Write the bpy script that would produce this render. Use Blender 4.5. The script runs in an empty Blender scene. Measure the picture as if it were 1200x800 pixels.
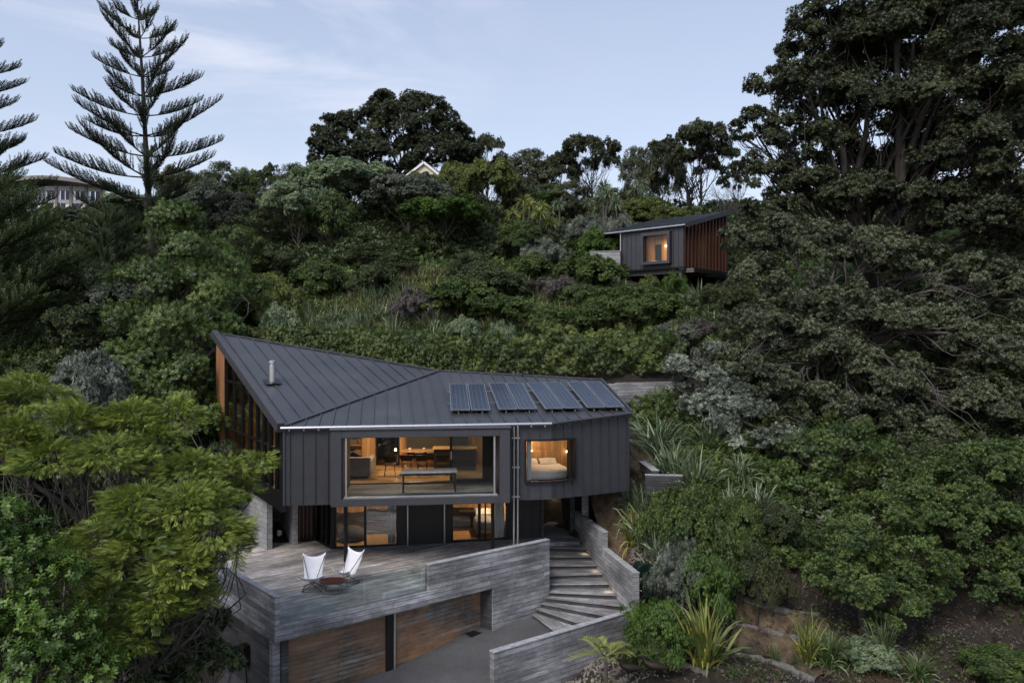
import bpy, math, random
import numpy as np
from mathutils import Matrix, Vector
R = math.radians
scene = bpy.context.scene
col = scene.collection
FOC, CX, CY, CZ = 900.0, 600.0, 400.0, 8.0      # reading of the photograph: level camera 8 m above the terrace

def P(px, py, Y):                                # a photograph point at a real distance -> metres
    return ((px - CX) / FOC * Y, Y, CZ - (py - CY) / FOC * Y)
def G(px, py, z):                                # a photograph point on a level of height z
    Y = (CZ - z) * FOC / (py - CY)
    return ((px - CX) / FOC * Y, Y, z)

# ------------------------------------------------------------------ frames
class Fr:
    """upright wall frame: x along the wall, y inwards, z up"""
    def __init__(s, a, b, z=0.0):
        a = Vector((a[0], a[1], z)); b = Vector((b[0], b[1], z))
        u = (b - a); s.L = u.length; u.normalize()
        v = Vector((-u.y, u.x, 0))
        s.a, s.u, s.v = a, u, v
        s.M = Matrix(((u.x, v.x, 0, a.x), (u.y, v.y, 0, a.y), (0, 0, 1, a.z), (0, 0, 0, 1)))
    def pt(s, x, y, z): return s.M @ Vector((x, y, z))
    def hit(s, px, py, d=0.0):
        r = Vector(((px - CX) / FOC, 1, -(py - CY) / FOC))
        o = s.a + s.v * d - Vector((0, 0, CZ))
        t = o.dot(s.v) / r.dot(s.v)
        p = Vector((0, 0, CZ)) + r * t
        return (p - s.a).dot(s.u), p.z - s.a.z
W0 = Matrix.Identity(4)

# ------------------------------------------------------------------ hard-surface builder
class MB:
    def __init__(s): s.v = []; s.f = []
    def quad(s, *p):
        n = len(s.v); s.v += [tuple(q) for q in p]; s.f.append(tuple(range(n, n + len(p)))); return s
    def box(s, x0, x1, y0, y1, z0, z1):
        n = len(s.v)
        s.v += [(x0,y0,z0),(x1,y0,z0),(x1,y1,z0),(x0,y1,z0),(x0,y0,z1),(x1,y0,z1),(x1,y1,z1),(x0,y1,z1)]
        s.f += [tuple(n+i for i in q) for q in ((0,3,2,1),(4,5,6,7),(0,1,5,4),(1,2,6,5),(2,3,7,6),(3,0,4,7))]
        return s
    def slope(s, x0, x1, y0, y1, zb0, zb1, zt0, zt1):
        n = len(s.v)
        s.v += [(x0,y0,zb0),(x1,y0,zb1),(x1,y1,zb1),(x0,y1,zb0),(x0,y0,zt0),(x1,y0,zt1),(x1,y1,zt1),(x0,y1,zt0)]
        s.f += [tuple(n+i for i in q) for q in ((0,3,2,1),(4,5,6,7),(0,1,5,4),(1,2,6,5),(2,3,7,6),(3,0,4,7))]
        return s
    def prism(s, poly, z0, z1):
        """poly: list of (x,y) counter-clockwise; z0/z1 number or per-vertex list"""
        k = len(poly); n = len(s.v)
        a = z0 if isinstance(z0, (list, tuple)) else [z0]*k
        b = z1 if isinstance(z1, (list, tuple)) else [z1]*k
        s.v += [(p[0], p[1], a[i]) for i, p in enumerate(poly)] + [(p[0], p[1], b[i]) for i, p in enumerate(poly)]
        s.f.append(tuple(n+i for i in reversed(range(k)))); s.f.append(tuple(n+k+i for i in range(k)))
        for i in range(k):
            j = (i+1) % k; s.f.append((n+i, n+j, n+k+j, n+k+i))
        return s
    def slab(s, pts, thick):
        """3D convex polygon extruded straight down"""
        k = len(pts); n = len(s.v)
        s.v += [tuple(p) for p in pts] + [(p[0], p[1], p[2]-thick) for p in pts]
        s.f.append(tuple(n+i for i in range(k))); s.f.append(tuple(n+k+i for i in reversed(range(k))))
        for i in range(k):
            j = (i+1) % k; s.f.append((n+j, n+i, n+k+i, n+k+j))
        return s
    def bar(s, a, b, w, h, up=(0,0,1)):
        a, b, up = Vector(a), Vector(b), Vector(up)
        t = (b-a).normalized(); x = t.cross(up)
        if x.length < 1e-4: x = t.cross(Vector((1,0,0)))
        x.normalize(); y = x.cross(t).normalized()
        n = len(s.v)
        for p in (a, b):
            for (i, j) in ((-1,-1),(1,-1),(1,1),(-1,1)):
                s.v.append(tuple(p + x*(i*w/2) + y*(j*h/2)))
        s.f += [tuple(n+i for i in q) for q in ((3,2,1,0),(4,5,6,7),(0,1,5,4),(1,2,6,5),(2,3,7,6),(3,0,4,7))]
        return s
    def tube(s, pts, r, m=8, cap=True):
        pts = [Vector(p) for p in pts]; n = len(s.v); k = len(pts)
        rr = r if isinstance(r, (list, tuple)) else [r]*k
        for i, p in enumerate(pts):
            t = (pts[min(i+1, k-1)] - pts[max(i-1, 0)]).normalized()
            x = t.cross(Vector((0,0,1)) if abs(t.z) < .95 else Vector((1,0,0))).normalized(); y = x.cross(t)
            for j in range(m):
                a = 2*math.pi*j/m; s.v.append(tuple(p + (x*math.cos(a)+y*math.sin(a))*rr[i]))
        for i in range(k-1):
            for j in range(m):
                q = (j+1) % m; s.f.append((n+i*m+j, n+i*m+q, n+(i+1)*m+q, n+(i+1)*m+j))
        if cap:
            s.f.append(tuple(n+j for j in reversed(range(m)))); s.f.append(tuple(n+(k-1)*m+j for j in range(m)))
        return s
    def lathe(s, prof, c=(0,0,0), m=16):
        n = len(s.v); k = len(prof)
        for r, z in prof:
            for j in range(m):
                a = 2*math.pi*j/m; s.v.append((c[0]+r*math.cos(a), c[1]+r*math.sin(a), c[2]+z))
        for i in range(k-1):
            for j in range(m):
                q = (j+1) % m; s.f.append((n+i*m+j, n+i*m+q, n+(i+1)*m+q, n+(i+1)*m+j))
        s.f.append(tuple(n+j for j in reversed(range(m)))); s.f.append(tuple(n+(k-1)*m+j for j in range(m)))
        return s
    def grid(s, fn, nu, nv):
        n = len(s.v)
        for i in range(nu+1):
            for j in range(nv+1): s.v.append(tuple(fn(i/nu, j/nv)))
        for i in range(nu):
            for j in range(nv):
                a = n+i*(nv+1)+j; s.f.append((a, a+nv+1, a+nv+2, a+1))
        return s
    def build(s, name, mat, parent=None, M=W0, smooth=False, bevel=0, solid=0):
        me = bpy.data.meshes.new(name); me.from_pydata(s.v, [], s.f); me.update()
        if smooth: me.shade_smooth()
        me.materials.append(mat)
        o = bpy.data.objects.new(name, me); col.objects.link(o)
        if parent is not None:
            o.parent = parent; o.matrix_local = rel(parent) .inverted() @ M
        else: o.matrix_local = M
        o['wm'] = [x for r in M for x in r]
        if solid:
            m = o.modifiers.new('solid', 'SOLIDIFY'); m.thickness = solid; m.offset = 0
        if bevel:
            m = o.modifiers.new('bevel', 'BEVEL'); m.width = bevel; m.segments = 2; m.limit_method = 'ANGLE'
        return o
def rel(o):
    w = o['wm']; return Matrix((w[0:4], w[4:8], w[8:12], w[12:16]))
def root(name, loc, label, cat, group=None):
    o = bpy.data.objects.new(name, None); col.objects.link(o); o.location = loc
    M = Matrix.Translation(loc); o['wm'] = [x for r in M for x in r]
    tag(o, label, cat, group); return o
def tag(o, label=None, cat=None, group=None, kind=None):
    if label: o['label'] = label
    if cat: o['category'] = cat
    if group: o['group'] = group
    if kind: o['kind'] = kind
    return o

# ------------------------------------------------------------------ materials
class Nt:
    def __init__(s, name):
        s.m = bpy.data.materials.new(name); s.m.use_nodes = True
        s.n = s.m.node_tree.nodes; s.l = s.m.node_tree.links; s.b = s.n['Principled BSDF']; s.out = s.n['Material Output']
    def N(s, t, **k):
        n = s.n.new(t)
        for a, v in k.items(): setattr(n, a, v)
        return n
    def link(s, a, b): s.l.new(a, b)
    def val(s, sock, v):
        if isinstance(v, bpy.types.NodeSocket): s.link(v, sock)
        else: sock.default_value = v
    def math(s, op, a, b=0.0):
        n = s.N('ShaderNodeMath', operation=op); s.val(n.inputs[0], a); s.val(n.inputs[1], b); return n.outputs[0]
    def noise(s, vec, scale, detail=4, rough=.6, dist=0.0):
        n = s.N('ShaderNodeTexNoise'); n.inputs['Scale'].default_value = scale; n.inputs['Detail'].default_value = detail
        n.inputs['Roughness'].default_value = rough; n.inputs['Distortion'].default_value = dist
        if vec is not None: s.link(vec, n.inputs['Vector'])
        return n.outputs['Fac']
    def ramp(s, fac, stops):
        n = s.N('ShaderNodeValToRGB'); r = n.color_ramp
        while len(r.elements) < len(stops): r.elements.new(.5)
        for e, (p, c) in zip(r.elements, stops):
            e.position = p; e.color = (c, c, c, 1) if isinstance(c, (int, float)) else (*c, 1)
        s.link(fac, n.inputs['Fac']); return n.outputs['Color']
    def mix(s, fac, a, b, mode='MIX'):
        n = s.N('ShaderNodeMix', data_type='RGBA', blend_type=mode)
        for sock, v in ((n.inputs[0], fac), (n.inputs[6], a), (n.inputs[7], b)):
            if isinstance(v, tuple) and len(v) == 3: v = (*v, 1)
            s.val(sock, v)
        return n.outputs[2]
    def obj(s): return s.N('ShaderNodeTexCoord').outputs['Object']
    def map(s, vec, scale=(1,1,1), rot=(0,0,0), loc=(0,0,0)):
        n = s.N('ShaderNodeMapping'); n.inputs['Scale'].default_value = scale; n.inputs['Rotation'].default_value = rot
        n.inputs['Location'].default_value = loc; s.link(vec, n.inputs['Vector']); return n.outputs[0]
    def sep(s, vec):
        n = s.N('ShaderNodeSeparateXYZ'); s.link(vec, n.inputs[0]); return n.outputs
    def comb(s, x, y, z=0.0):
        n = s.N('ShaderNodeCombineXYZ')
        for i, v in enumerate((x, y, z)): s.val(n.inputs[i], v)
        return n.outputs[0]
    def bump(s, h, strength=.3, dist=.02):
        n = s.N('ShaderNodeBump'); n.inputs['Strength'].default_value = strength; n.inputs['Distance'].default_value = dist
        s.link(h, n.inputs['Height']); s.link(n.outputs[0], s.b.inputs['Normal'])
    def fin(s, color=None, rough=None, metal=None, spec=None):
        if color is not None:
            if isinstance(color, tuple): color = (*color, 1)
            s.val(s.b.inputs['Base Color'], color)
        if rough is not None: s.val(s.b.inputs['Roughness'], rough)
        if metal is not None: s.b.inputs['Metallic'].default_value = metal
        if spec is not None: s.b.inputs['Specular IOR Level'].default_value = spec
        return s.m

def m_plain(name, c, rough=.6, metal=0.0, var=.25, scale=6):
    t = Nt(name); f = t.noise(t.obj(), scale, 5, .65)
    lo = tuple(x*(1-var) for x in c); hi = tuple(min(1, x*(1+var)) for x in c)
    return t.fin(t.ramp(f, ((.3, lo), (.7, hi))), rough, metal)
def m_boards(name, c1, c2, row=.1, width=2.4, plane='xz', streak=1.0, gap=.35, stain=None, rough=.8, bump=.5, mort=.010):
    t = Nt(name); x, y, z = t.sep(t.obj())
    if plane == 'xz': v = t.comb(t.math('ADD', x, y), z)
    else: v = t.comb(x, t.math('ADD', y, z))
    br = t.N('ShaderNodeTexBrick', offset=.37, offset_frequency=2)
    br.inputs['Color1'].default_value = (*c1, 1); br.inputs['Color2'].default_value = (*c2, 1)
    br.inputs['Mortar'].default_value = tuple(k*gap for k in c1) + (1,)
    br.inputs['Scale'].default_value = 1; br.inputs['Mortar Size'].default_value = mort; br.inputs['Mortar Smooth'].default_value = .3
    br.inputs['Brick Width'].default_value = width; br.inputs['Row Height'].default_value = row; br.inputs['Bias'].default_value = 0
    t.link(v, br.inputs['Vector'])
    vx, vy, _z = t.sep(v); rid = t.math('FLOOR', t.math('DIVIDE', vy, row))
    s1 = t.noise(t.comb(t.math('MULTIPLY', vx, .30), t.math('MULTIPLY', rid, 5.37)), 1.0, 6, .7, 0)
    s4 = t.noise(t.comb(t.math('MULTIPLY', vx, 2.2), t.math('MULTIPLY', vy, 34)), 1.0, 5, .7, 0)
    s2 = t.noise(t.map(v, (.8, 1.2, 1), loc=(3, 7, 0)), .8, 6, .68)
    s3 = t.noise(v, 14, 5, .8)
    c = t.mix(.9*streak if streak <= 1 else .95, br.outputs['Color'], t.ramp(s1, ((.32, .42), (.5, .92), (.68, 1.6))), 'MULTIPLY')
    c = t.mix(.8, c, t.ramp(s2, ((.32, .38), (.5, .95), (.68, 1.8))), 'MULTIPLY')
    c = t.mix(.75, c, t.ramp(s4, ((.34, .5), (.5, 1.0), (.66, 1.5))), 'MULTIPLY')
    c = t.mix(.5, c, t.ramp(s3, ((.3, .7), (.6, 1.0), (.78, 1.5))), 'MULTIPLY')
    if stain:
        sf = t.noise(t.map(v, (.55, .7, 1), loc=(stain[1], 2, 0)), 1.1, 7, .7, .2)
        c = t.mix(t.ramp(sf, ((.42, 0.0), (.56, 1.0))), c, t.mix(1, tuple(stain[0]), t.ramp(s1, ((.3, .3), (.5, .9), (.7, 1.5))), 'MULTIPLY'))
    t.bump(t.math('ADD', br.outputs['Fac'], t.math('MULTIPLY', s1, -1.2)), bump, -.012)
    return t.fin(c, rough)
def m_grain(name, c, axis='z', width=.14, rough=.45, var=.3):
    t = Nt(name); x, y, z = t.sep(t.obj())
    if axis == 'z': v = t.comb(z, t.math('ADD', x, y))
    else: v = t.comb(x, t.math('ADD', y, z))
    br = t.N('ShaderNodeTexBrick', offset=.43); br.inputs['Scale'].default_value = 1
    br.inputs['Color1'].default_value = tuple(k*(1+var) for k in c)+(1,); br.inputs['Color2'].default_value = tuple(k*(1-var) for k in c)+(1,)
    br.inputs['Mortar'].default_value = tuple(k*.25 for k in c)+(1,); br.inputs['Mortar Size'].default_value = .003
    br.inputs['Brick Width'].default_value = 2.9; br.inputs['Row Height'].default_value = width
    t.link(v, br.inputs['Vector'])
    s = t.noise(t.map(v, (1.2, 22, 1)), 1.0, 5, .6, .4)
    return t.fin(t.mix(.7, br.outputs['Color'], t.ramp(s, ((.3, .65), (.7, 1.3))), 'MULTIPLY'), rough)
def m_block(name, c):
    t = Nt(name); x, y, z = t.sep(t.obj()); v = t.comb(t.math('ADD', x, y), z)
    br = t.N('ShaderNodeTexBrick'); br.inputs['Scale'].default_value = 1
    br.inputs['Color1'].default_value = tuple(k*1.15 for k in c)+(1,); br.inputs['Color2'].default_value = tuple(k*.85 for k in c)+(1,)
    br.inputs['Mortar'].default_value = tuple(k*.6 for k in c)+(1,); br.inputs['Mortar Size'].default_value = .012
    br.inputs['Brick Width'].default_value = .4; br.inputs['Row Height'].default_value = .2; t.link(v, br.inputs['Vector'])
    n = t.noise(v, 9, 6, .7)
    t.bump(br.outputs['Fac'], .5, -.01)
    return t.fin(t.mix(.8, br.outputs['Color'], t.ramp(n, ((.3, .7), (.7, 1.25))), 'MULTIPLY'), .85)
def m_glass(name, tint=(.9,.95,.95), refl=.10, rough=.0):
    t = Nt(name); t.n.remove(t.b)
    tr = t.N('ShaderNodeBsdfTransparent'); tr.inputs[0].default_value = (*tint, 1)
    gl = t.N('ShaderNodeBsdfGlossy'); gl.inputs['Roughness'].default_value = rough
    lw = t.N('ShaderNodeFresnel'); lw.inputs['IOR'].default_value = 1.5
    k = t.math('ADD', t.math('MULTIPLY', lw.outputs[0], 1.0), refl - .04)
    mx = t.N('ShaderNodeMixShader'); t.link(k, mx.inputs[0]); t.link(tr.outputs[0], mx.inputs[1]); t.link(gl.outputs[0], mx.inputs[2])
    t.link(mx.outputs[0], t.out.inputs[0]); return t.m
def m_emit(name, c, s):
    t = Nt(name); t.b.inputs['Emission Color'].default_value = (*c, 1); t.b.inputs['Emission Strength'].default_value = s
    return t.fin(c, .5)
def m_leaf(name, lo, hi, rough=.5, trans=.22, hue=None):
    t = Nt(name); a = t.N('ShaderNodeAttribute', attribute_name='tint')
    stops = [(0.0, lo), (.55, tuple((a_+b_)/2 for a_, b_ in zip(lo, hi))), (1.0, hi)]
    if hue: stops = [(0.0, lo), (.45, tuple((a_+b_)/2 for a_, b_ in zip(lo, hi))), (.8, hi), (1.0, hue)]
    c = t.ramp(a.outputs['Fac'], stops)
    d = t.N('ShaderNodeBsdfDiffuse'); t.link(c, d.inputs[0])
    tl = t.N('ShaderNodeBsdfTranslucent'); t.link(c, tl.inputs[0])
    g = t.N('ShaderNodeBsdfGlossy'); g.inputs['Roughness'].default_value = rough; g.inputs[0].default_value = (.8, .85, .9, 1)
    m1 = t.N('ShaderNodeMixShader'); m1.inputs[0].default_value = trans; t.link(d.outputs[0], m1.inputs[1]); t.link(tl.outputs[0], m1.inputs[2])
    m2 = t.N('ShaderNodeMixShader'); m2.inputs[0].default_value = .035; t.link(m1.outputs[0], m2.inputs[1]); t.link(g.outputs[0], m2.inputs[2])
    t.n.remove(t.b); t.link(m2.outputs[0], t.out.inputs[0]); return t.m

M = {}
M['roof'] = m_plain('dark_roof_metal', (.082,.088,.104), .45, .5, .28, 1.3)
M['clad'] = m_plain('charcoal_cladding_metal', (.052,.055,.064), .5, .3, .15, 3)
M['clad2'] = m_plain('charcoal_trim_metal', (.060,.063,.073), .5, .3, .1, 3)
M['black'] = m_plain('black_joinery', (.010,.010,.011), .4, .2)
M['blackwood'] = m_grain('black_stained_boards', (.016,.015,.015), 'z', .09, .6)
M['steel'] = m_plain('galvanised_steel', (.62,.62,.62), .35, .9, .12, 8)
M['silver'] = m_plain('silver_gutter', (.5,.52,.55), .35, .8, .1, 8)
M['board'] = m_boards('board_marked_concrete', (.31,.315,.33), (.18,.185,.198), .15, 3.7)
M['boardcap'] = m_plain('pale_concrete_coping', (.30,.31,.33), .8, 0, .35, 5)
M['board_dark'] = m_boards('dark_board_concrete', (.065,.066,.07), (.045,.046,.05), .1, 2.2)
M['board_warm'] = m_boards('rust_stained_boards', (.17,.155,.14), (.10,.09,.08), .135, 2.9, stain=((.25,.135,.068), 5.3), mort=.014)
M['garage'] = m_boards('brown_garage_boards', (.155,.135,.115), (.09,.08,.07), .135, 3.3, stain=((.17,.11,.07), 9.1), bump=.9, mort=.020)
M['deck'] = m_boards('weathered_deck_boards', (.43,.41,.395), (.33,.318,.31), .14, 3.6, plane='xy', gap=.4, bump=.3)
M['deck2'] = m_boards('grey_balcony_boards', (.24,.25,.25), (.18,.185,.19), .12, 3.6, plane='xy', gap=.5, bump=.25, streak=.6)
M['riser'] = m_boards('shade_toned_riser', (.075,.076,.08), (.05,.05,.055), .14, 3.0)  # darker than the treads: shade under each nosing painted into the colour
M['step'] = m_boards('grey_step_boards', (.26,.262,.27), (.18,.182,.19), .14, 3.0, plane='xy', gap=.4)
M['timber'] = m_grain('honey_timber_lining', (.46,.27,.12), 'z', .14)
M['timber_h'] = m_grain('honey_timber_floor', (.42,.25,.115), 'x', .13, .3)
M['cedar'] = m_grain('orange_cedar', (.33,.16,.075), 'z', .3, .5, .12)
M['slat'] = m_grain('red_brown_timber_slat', (.085,.032,.018), 'z', .3, .55, .15)
M['block'] = m_block('grey_concrete_block', (.27,.28,.29))
def asphalt_mat():
    t = Nt('exposed_aggregate_asphalt'); v = t.obj()
    c = t.ramp(t.noise(v, 45, 4, .8), ((.3, (.035,.036,.039)), (.5, (.066,.068,.073)), (.72, (.16,.16,.165))))
    c = t.mix(.8, c, t.ramp(t.noise(v, .5, 6, .65, .4), ((.32, .65), (.5, 1.0), (.7, 1.35))), 'MULTIPLY')
    return t.fin(c, .85)
M['asphalt'] = asphalt_mat()
M['glass'] = m_glass('clear_glass', (.94,.96,.96), .05)
M['glass_mid'] = m_glass('sky_reflecting_glass', (.82,.86,.88), .2)
M['glass_dark'] = m_glass('grey_reflective_glass', (.55,.6,.6), .16)
M['glass_rail'] = m_glass('pale_green_rail_glass', (.88,.96,.98), .22)
M['glass_bal'] = m_glass('balcony_rail_glass', (.95,.98,.98), .05)
M['white'] = m_plain('white_canvas', (.75,.76,.80), .8, 0, .05)
M['linen'] = m_plain('cream_linen', (.62,.58,.53), .85, 0, .08)
M['curtain'] = m_plain('pale_curtain', (.75,.75,.72), .85, 0, .08)
M['greyfab'] = m_plain('grey_fabric', (.17,.17,.17), .9, 0, .1)
M['darkfab'] = m_plain('charcoal_fabric', (.035,.033,.034), .9, 0, .2)
M['leather'] = m_plain('brown_table_top', (.07,.028,.022), .35, 0, .2)
M['pv_frame'] = m_plain('silver_panel_frame', (.30,.32,.35), .4, .7)
M['rust'] = m_plain('dark_rusted_steel', (.022,.015,.013), .6, .5, .4, 20)
M['green_plastic'] = m_plain('dark_green_plastic', (.006,.018,.012), .3, 0)
M['cream'] = m_plain('cream_weatherboard', (.66,.60,.44), .7, 0, .05)
M['greyroof'] = m_plain('taupe_roof_metal', (.20,.19,.17), .6, 0, .1)
M['pale'] = m_plain('pale_render', (.42,.42,.44), .8, 0, .1)
M['slate'] = m_plain('slate_roof', (.12,.13,.15), .7, 0, .1)
M['log'] = m_plain('grey_weathered_log', (.11,.105,.10), .9, 0, .5, 12)
M['stone'] = m_plain('pale_stones', (.19,.17,.15), .9, 0, .5, 3)
M['bark'] = m_plain('grey_brown_bark', (.085,.075,.066), .95, 0, .4, 9)
M['bark_pale'] = m_plain('pale_twisted_bark', (.075,.07,.066), .95, 0, .4, 9)
M['bark_dark'] = m_plain('dark_bark', (.03,.026,.023), .95, 0, .4, 9)
M['bulb'] = m_emit('warm_bulb', (1, .66, .34), 9)
M['niche'] = m_plain('dark_kitchen_wall', (.03,.03,.026), .5, 0, .2)
def roof_mat():
    t = Nt('dark_roof_metal'); v = t.obj()
    a = t.noise(v, .55, 6, .65, .3); b = t.noise(v, 7, 6, .75)
    c = t.ramp(a, ((.3, (.060,.065,.077)), (.5, (.080,.086,.101)), (.72, (.105,.111,.126))))
    c = t.mix(.6, c, t.ramp(b, ((.3, .78), (.62, 1.0), (.76, 1.5))), 'MULTIPLY')
    return t.fin(c, t.ramp(a, ((.3, .38), (.7, .56))), .5)
M['roof'] = roof_mat()
def solar_mat():
    t = Nt('blue_black_solar_cells'); x, y, z = t.sep(t.obj()); v = t.comb(x, y)
    br = t.N('ShaderNodeTexBrick', offset=0); br.inputs['Scale'].default_value = 1
    br.inputs['Color1'].default_value = (.014,.022,.045,1); br.inputs['Color2'].default_value = (.018,.027,.052,1)
    br.inputs['Mortar'].default_value = (.075,.09,.12,1); br.inputs['Mortar Size'].default_value = .009
    br.inputs['Brick Width'].default_value = .165; br.inputs['Row Height'].default_value = .33; t.link(v, br.inputs['Vector'])
    return t.fin(br.outputs['Color'], .22, 0.0, .4)
M['solar'] = solar_mat()
def earth_mat():
    t = Nt('earth_and_leaf_litter'); v = t.obj()
    n1 = t.noise(v, .35, 6, .6); n2 = t.noise(v, 9, 8, .75); n3 = t.noise(v, 40, 3, .8)
    c = t.ramp(n1, ((.38, (.014,.011,.008)), (.52, (.026,.020,.014)), (.68, (.065,.043,.026))))
    c = t.mix(.85, c, t.ramp(n2, ((.3, .35), (.55, 1.0), (.75, 1.7))), 'MULTIPLY')
    c = t.mix(t.ramp(n3, ((.68, 0.0), (.76, .5))), c, (.13, .11, .09))
    t.bump(n2, .8, .08); return t.fin(c, .95)
M['earth'] = earth_mat()
def clay_mat():
    t = Nt('yellow_clay_bank'); v = t.obj()
    n1 = t.noise(v, 1.1, 6, .65); n2 = t.noise(v, 6, 7, .7)
    c = t.ramp(n1, ((.36, (.035,.026,.018)), (.5, (.095,.068,.040)), (.66, (.165,.125,.078))))
    c = t.mix(.7, c, t.ramp(n2, ((.3, .45), (.7, 1.4))), 'MULTIPLY')
    t.bump(n2, .9, .1); return t.fin(c, .95)
M['clay'] = clay_mat()
# ================================================================== MAIN HOUSE
A, B, C = Vector((-13.9, 36.0, 8.4)), Vector((-3.32, 35.1, 6.65)), Vector((3.95, 34.18, 6.29))
D, E, F = Vector((-7.95, 26.6, 5.04)), Vector((1.42, 27.7, 5.08)), Vector((4.53, 29.3, 5.31))
house = root('main_house', (-3, 31, 0), 'charcoal metal clad two storey house with folded roof and solar panels', 'house')
ZU = 2.3                                   # underside of the upper storey
ZF = 2.6                                   # upper floor

def roof_plane(pts, direc, step, name, start=0.0, cut=0):
    """sheet of roof with raised seams parallel to direc, clipped to the polygon"""
    o = pts[0]; nrm = (pts[1]-pts[0]).cross(pts[-1]-pts[0]).normalized()
    if nrm.z < 0: nrm = -nrm
    t = (direc - nrm*direc.dot(nrm)).normalized(); w = nrm.cross(t)
    q = [((p-o).dot(w), (p-o).dot(t)) for p in pts]
    mb = MB().slab(pts if (pts[1]-pts[0]).cross(pts[-1]-pts[0]).z > 0 else list(reversed(pts)), .14)
    k = math.floor(min(a for a, _ in q)/step)*step + start
    while k < max(a for a, _ in q):
        ts = []
        for (a0, b0), (a1, b1) in zip(q, q[1:]+q[:1]):
            if (a0-k)*(a1-k) < 0: ts.append(b0+(b1-b0)*(k-a0)/(a1-a0))
        if len(ts) == 2 and abs(ts[0]-ts[1]) > .3:
            ts.sort(); p0 = o+w*k+t*(ts[0]+.02)+nrm*.018; p1 = o+w*k+t*(ts[1]-.02)+nrm*.018
            mb.bar(p0, p1, .045, .05, nrm)
        k += step
    return mb.build(name, M['roof'], house), nrm
rl, nl = roof_plane([A, D, B], A-D, .56, 'roof', .28)
rf, nf = roof_plane([D, E, F, C, B], Vector((-.168, 1, .204)), .47, 'roof', .2)
mb = MB()
for p, q, w in ((A, B, .22), (B, C, .2), (D, B, .2)):
    mb.bar(p+Vector((0,0,.035)), q+Vector((0,0,.035)), w, .05)
mb.build('ridge_capping', M['clad2'], house)
off = Vector((-.05, -.02, -.09))
mb = MB().bar(A+off+Vector((0,0,.06)), D+off+Vector((0,0,.06)), .26, .34)
mb.build('barge_board', M['clad2'], house)
mb = MB().bar(F+Vector((.03,0,-.06)), C+Vector((.03,0,-.06)), .08, .26)
mb.build('barge_board', M['clad2'], house)
# eaves gutters
gv = Vector((.012, -.10, -.03))
mb = MB().tube([D+gv+Vector((-.05,0,0)), E+gv], .055, 8)
for i in range(19):
    p = D.lerp(E, (i+.5)/19)+gv+Vector((0,-.01,-.075)); mb.box(p.x-.02, p.x+.02, p.y-.02, p.y+.05, p.z-.03, p.z+.03)
mb.build('gutter', M['silver'], house)
mb = MB().tube([E+gv, F+gv], .06, 8)
for i in range(7):
    p = E.lerp(F, (i+.5)/7)+gv+Vector((0,-.01,-.075)); mb.box(p.x-.02, p.x+.02, p.y-.02, p.y+.05, p.z-.03, p.z+.03)
mb.build('gutter', M['clad2'], house)

# ---- front cladding, main segment
f1 = Fr(D + Vector((.02,.05,0)), E + Vector((0,.05,0)))
def seams(mb, fr, s0, s1, zb, zt, step, skip=(), s_off=.0):
    s = s0 + s_off
    while s < s1 - .02:
        segs = [(zb, zt)]
        for (a, b, c, d) in skip:
            if a < s < b: segs = [x for x in ((zb, c), (d, zt)) if x[1]-x[0] > .05]
        for (u, v) in segs: mb.box(s-.012, s+.012, -.035, 0.0, u, v)
        s += step
    return mb
bx0, _ = f1.hit(390, 505); bx1, _ = f1.hit(595.5, 505)
wz0, wz1 = 2.98, 4.42
wa, _ = f1.hit(616.5, 540)
mb = MB().box(0, bx0, 0, .22, ZU, 4.98).box(bx1, wa, 0, .22, ZU, 4.98)
mb.box(wa, f1.L, 0, .22, ZU, wz0).box(wa, f1.L, 0, .22, wz1, 4.98)
mb.box(bx0, bx1, 0, .22, ZU, 2.42).box(bx0, bx1, 0, .22, 4.95, 5.0)
seams(mb, f1, 0, bx0-.1, ZU, 4.98, .43, (), .22)
seams(mb, f1, bx1, f1.L-.05, ZU, 4.98, .43, ((wa-.06, 99, wz0, wz1),), .3)
mb.box(-.02, .06, -.04, .0, ZU, 4.98)
mb.build('wall_cladding', M['clad'], house, f1.M)
# right segment
f2 = Fr(E + Vector((0,.05,0)), F + Vector((-.05,.05,0)))
wb, _ = f2.hit(672, 540)
mb = MB().box(0, wb, 0, .2, ZU, wz0)
mb.slope(0, wb, 0, .2, wz1, wz1, 4.98, 4.98+.2*wb/f2.L)
mb.slope(wb, f2.L, 0, .2, ZU, ZU, 4.98+.2*wb/f2.L, 5.2)
s = .12
while s < f2.L:
    zt = 4.96+.2*s/f2.L
    if s < wb+.06: mb.box(s-.012, s+.012, -.035, 0, ZU, wz0-.05).box(s-.012, s+.012, -.035, 0, wz1+.05, zt)
    else: mb.box(s-.012, s+.012, -.035, 0, ZU, zt)
    s += .40
mb.build('wall_cladding', M['clad'], house, f2.M)
f3 = Fr(F + Vector((-.06,.08,0)), C + Vector((-.1,-.1,0)))
mb = MB().slope(0, f3.L, 0, .2, ZU, ZU, 5.2, 6.1); seams(mb, f3, .2, f3.L, ZU, 5.1, .45)
mb.build('wall_cladding', M['clad'], house, f3.M)
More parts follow.
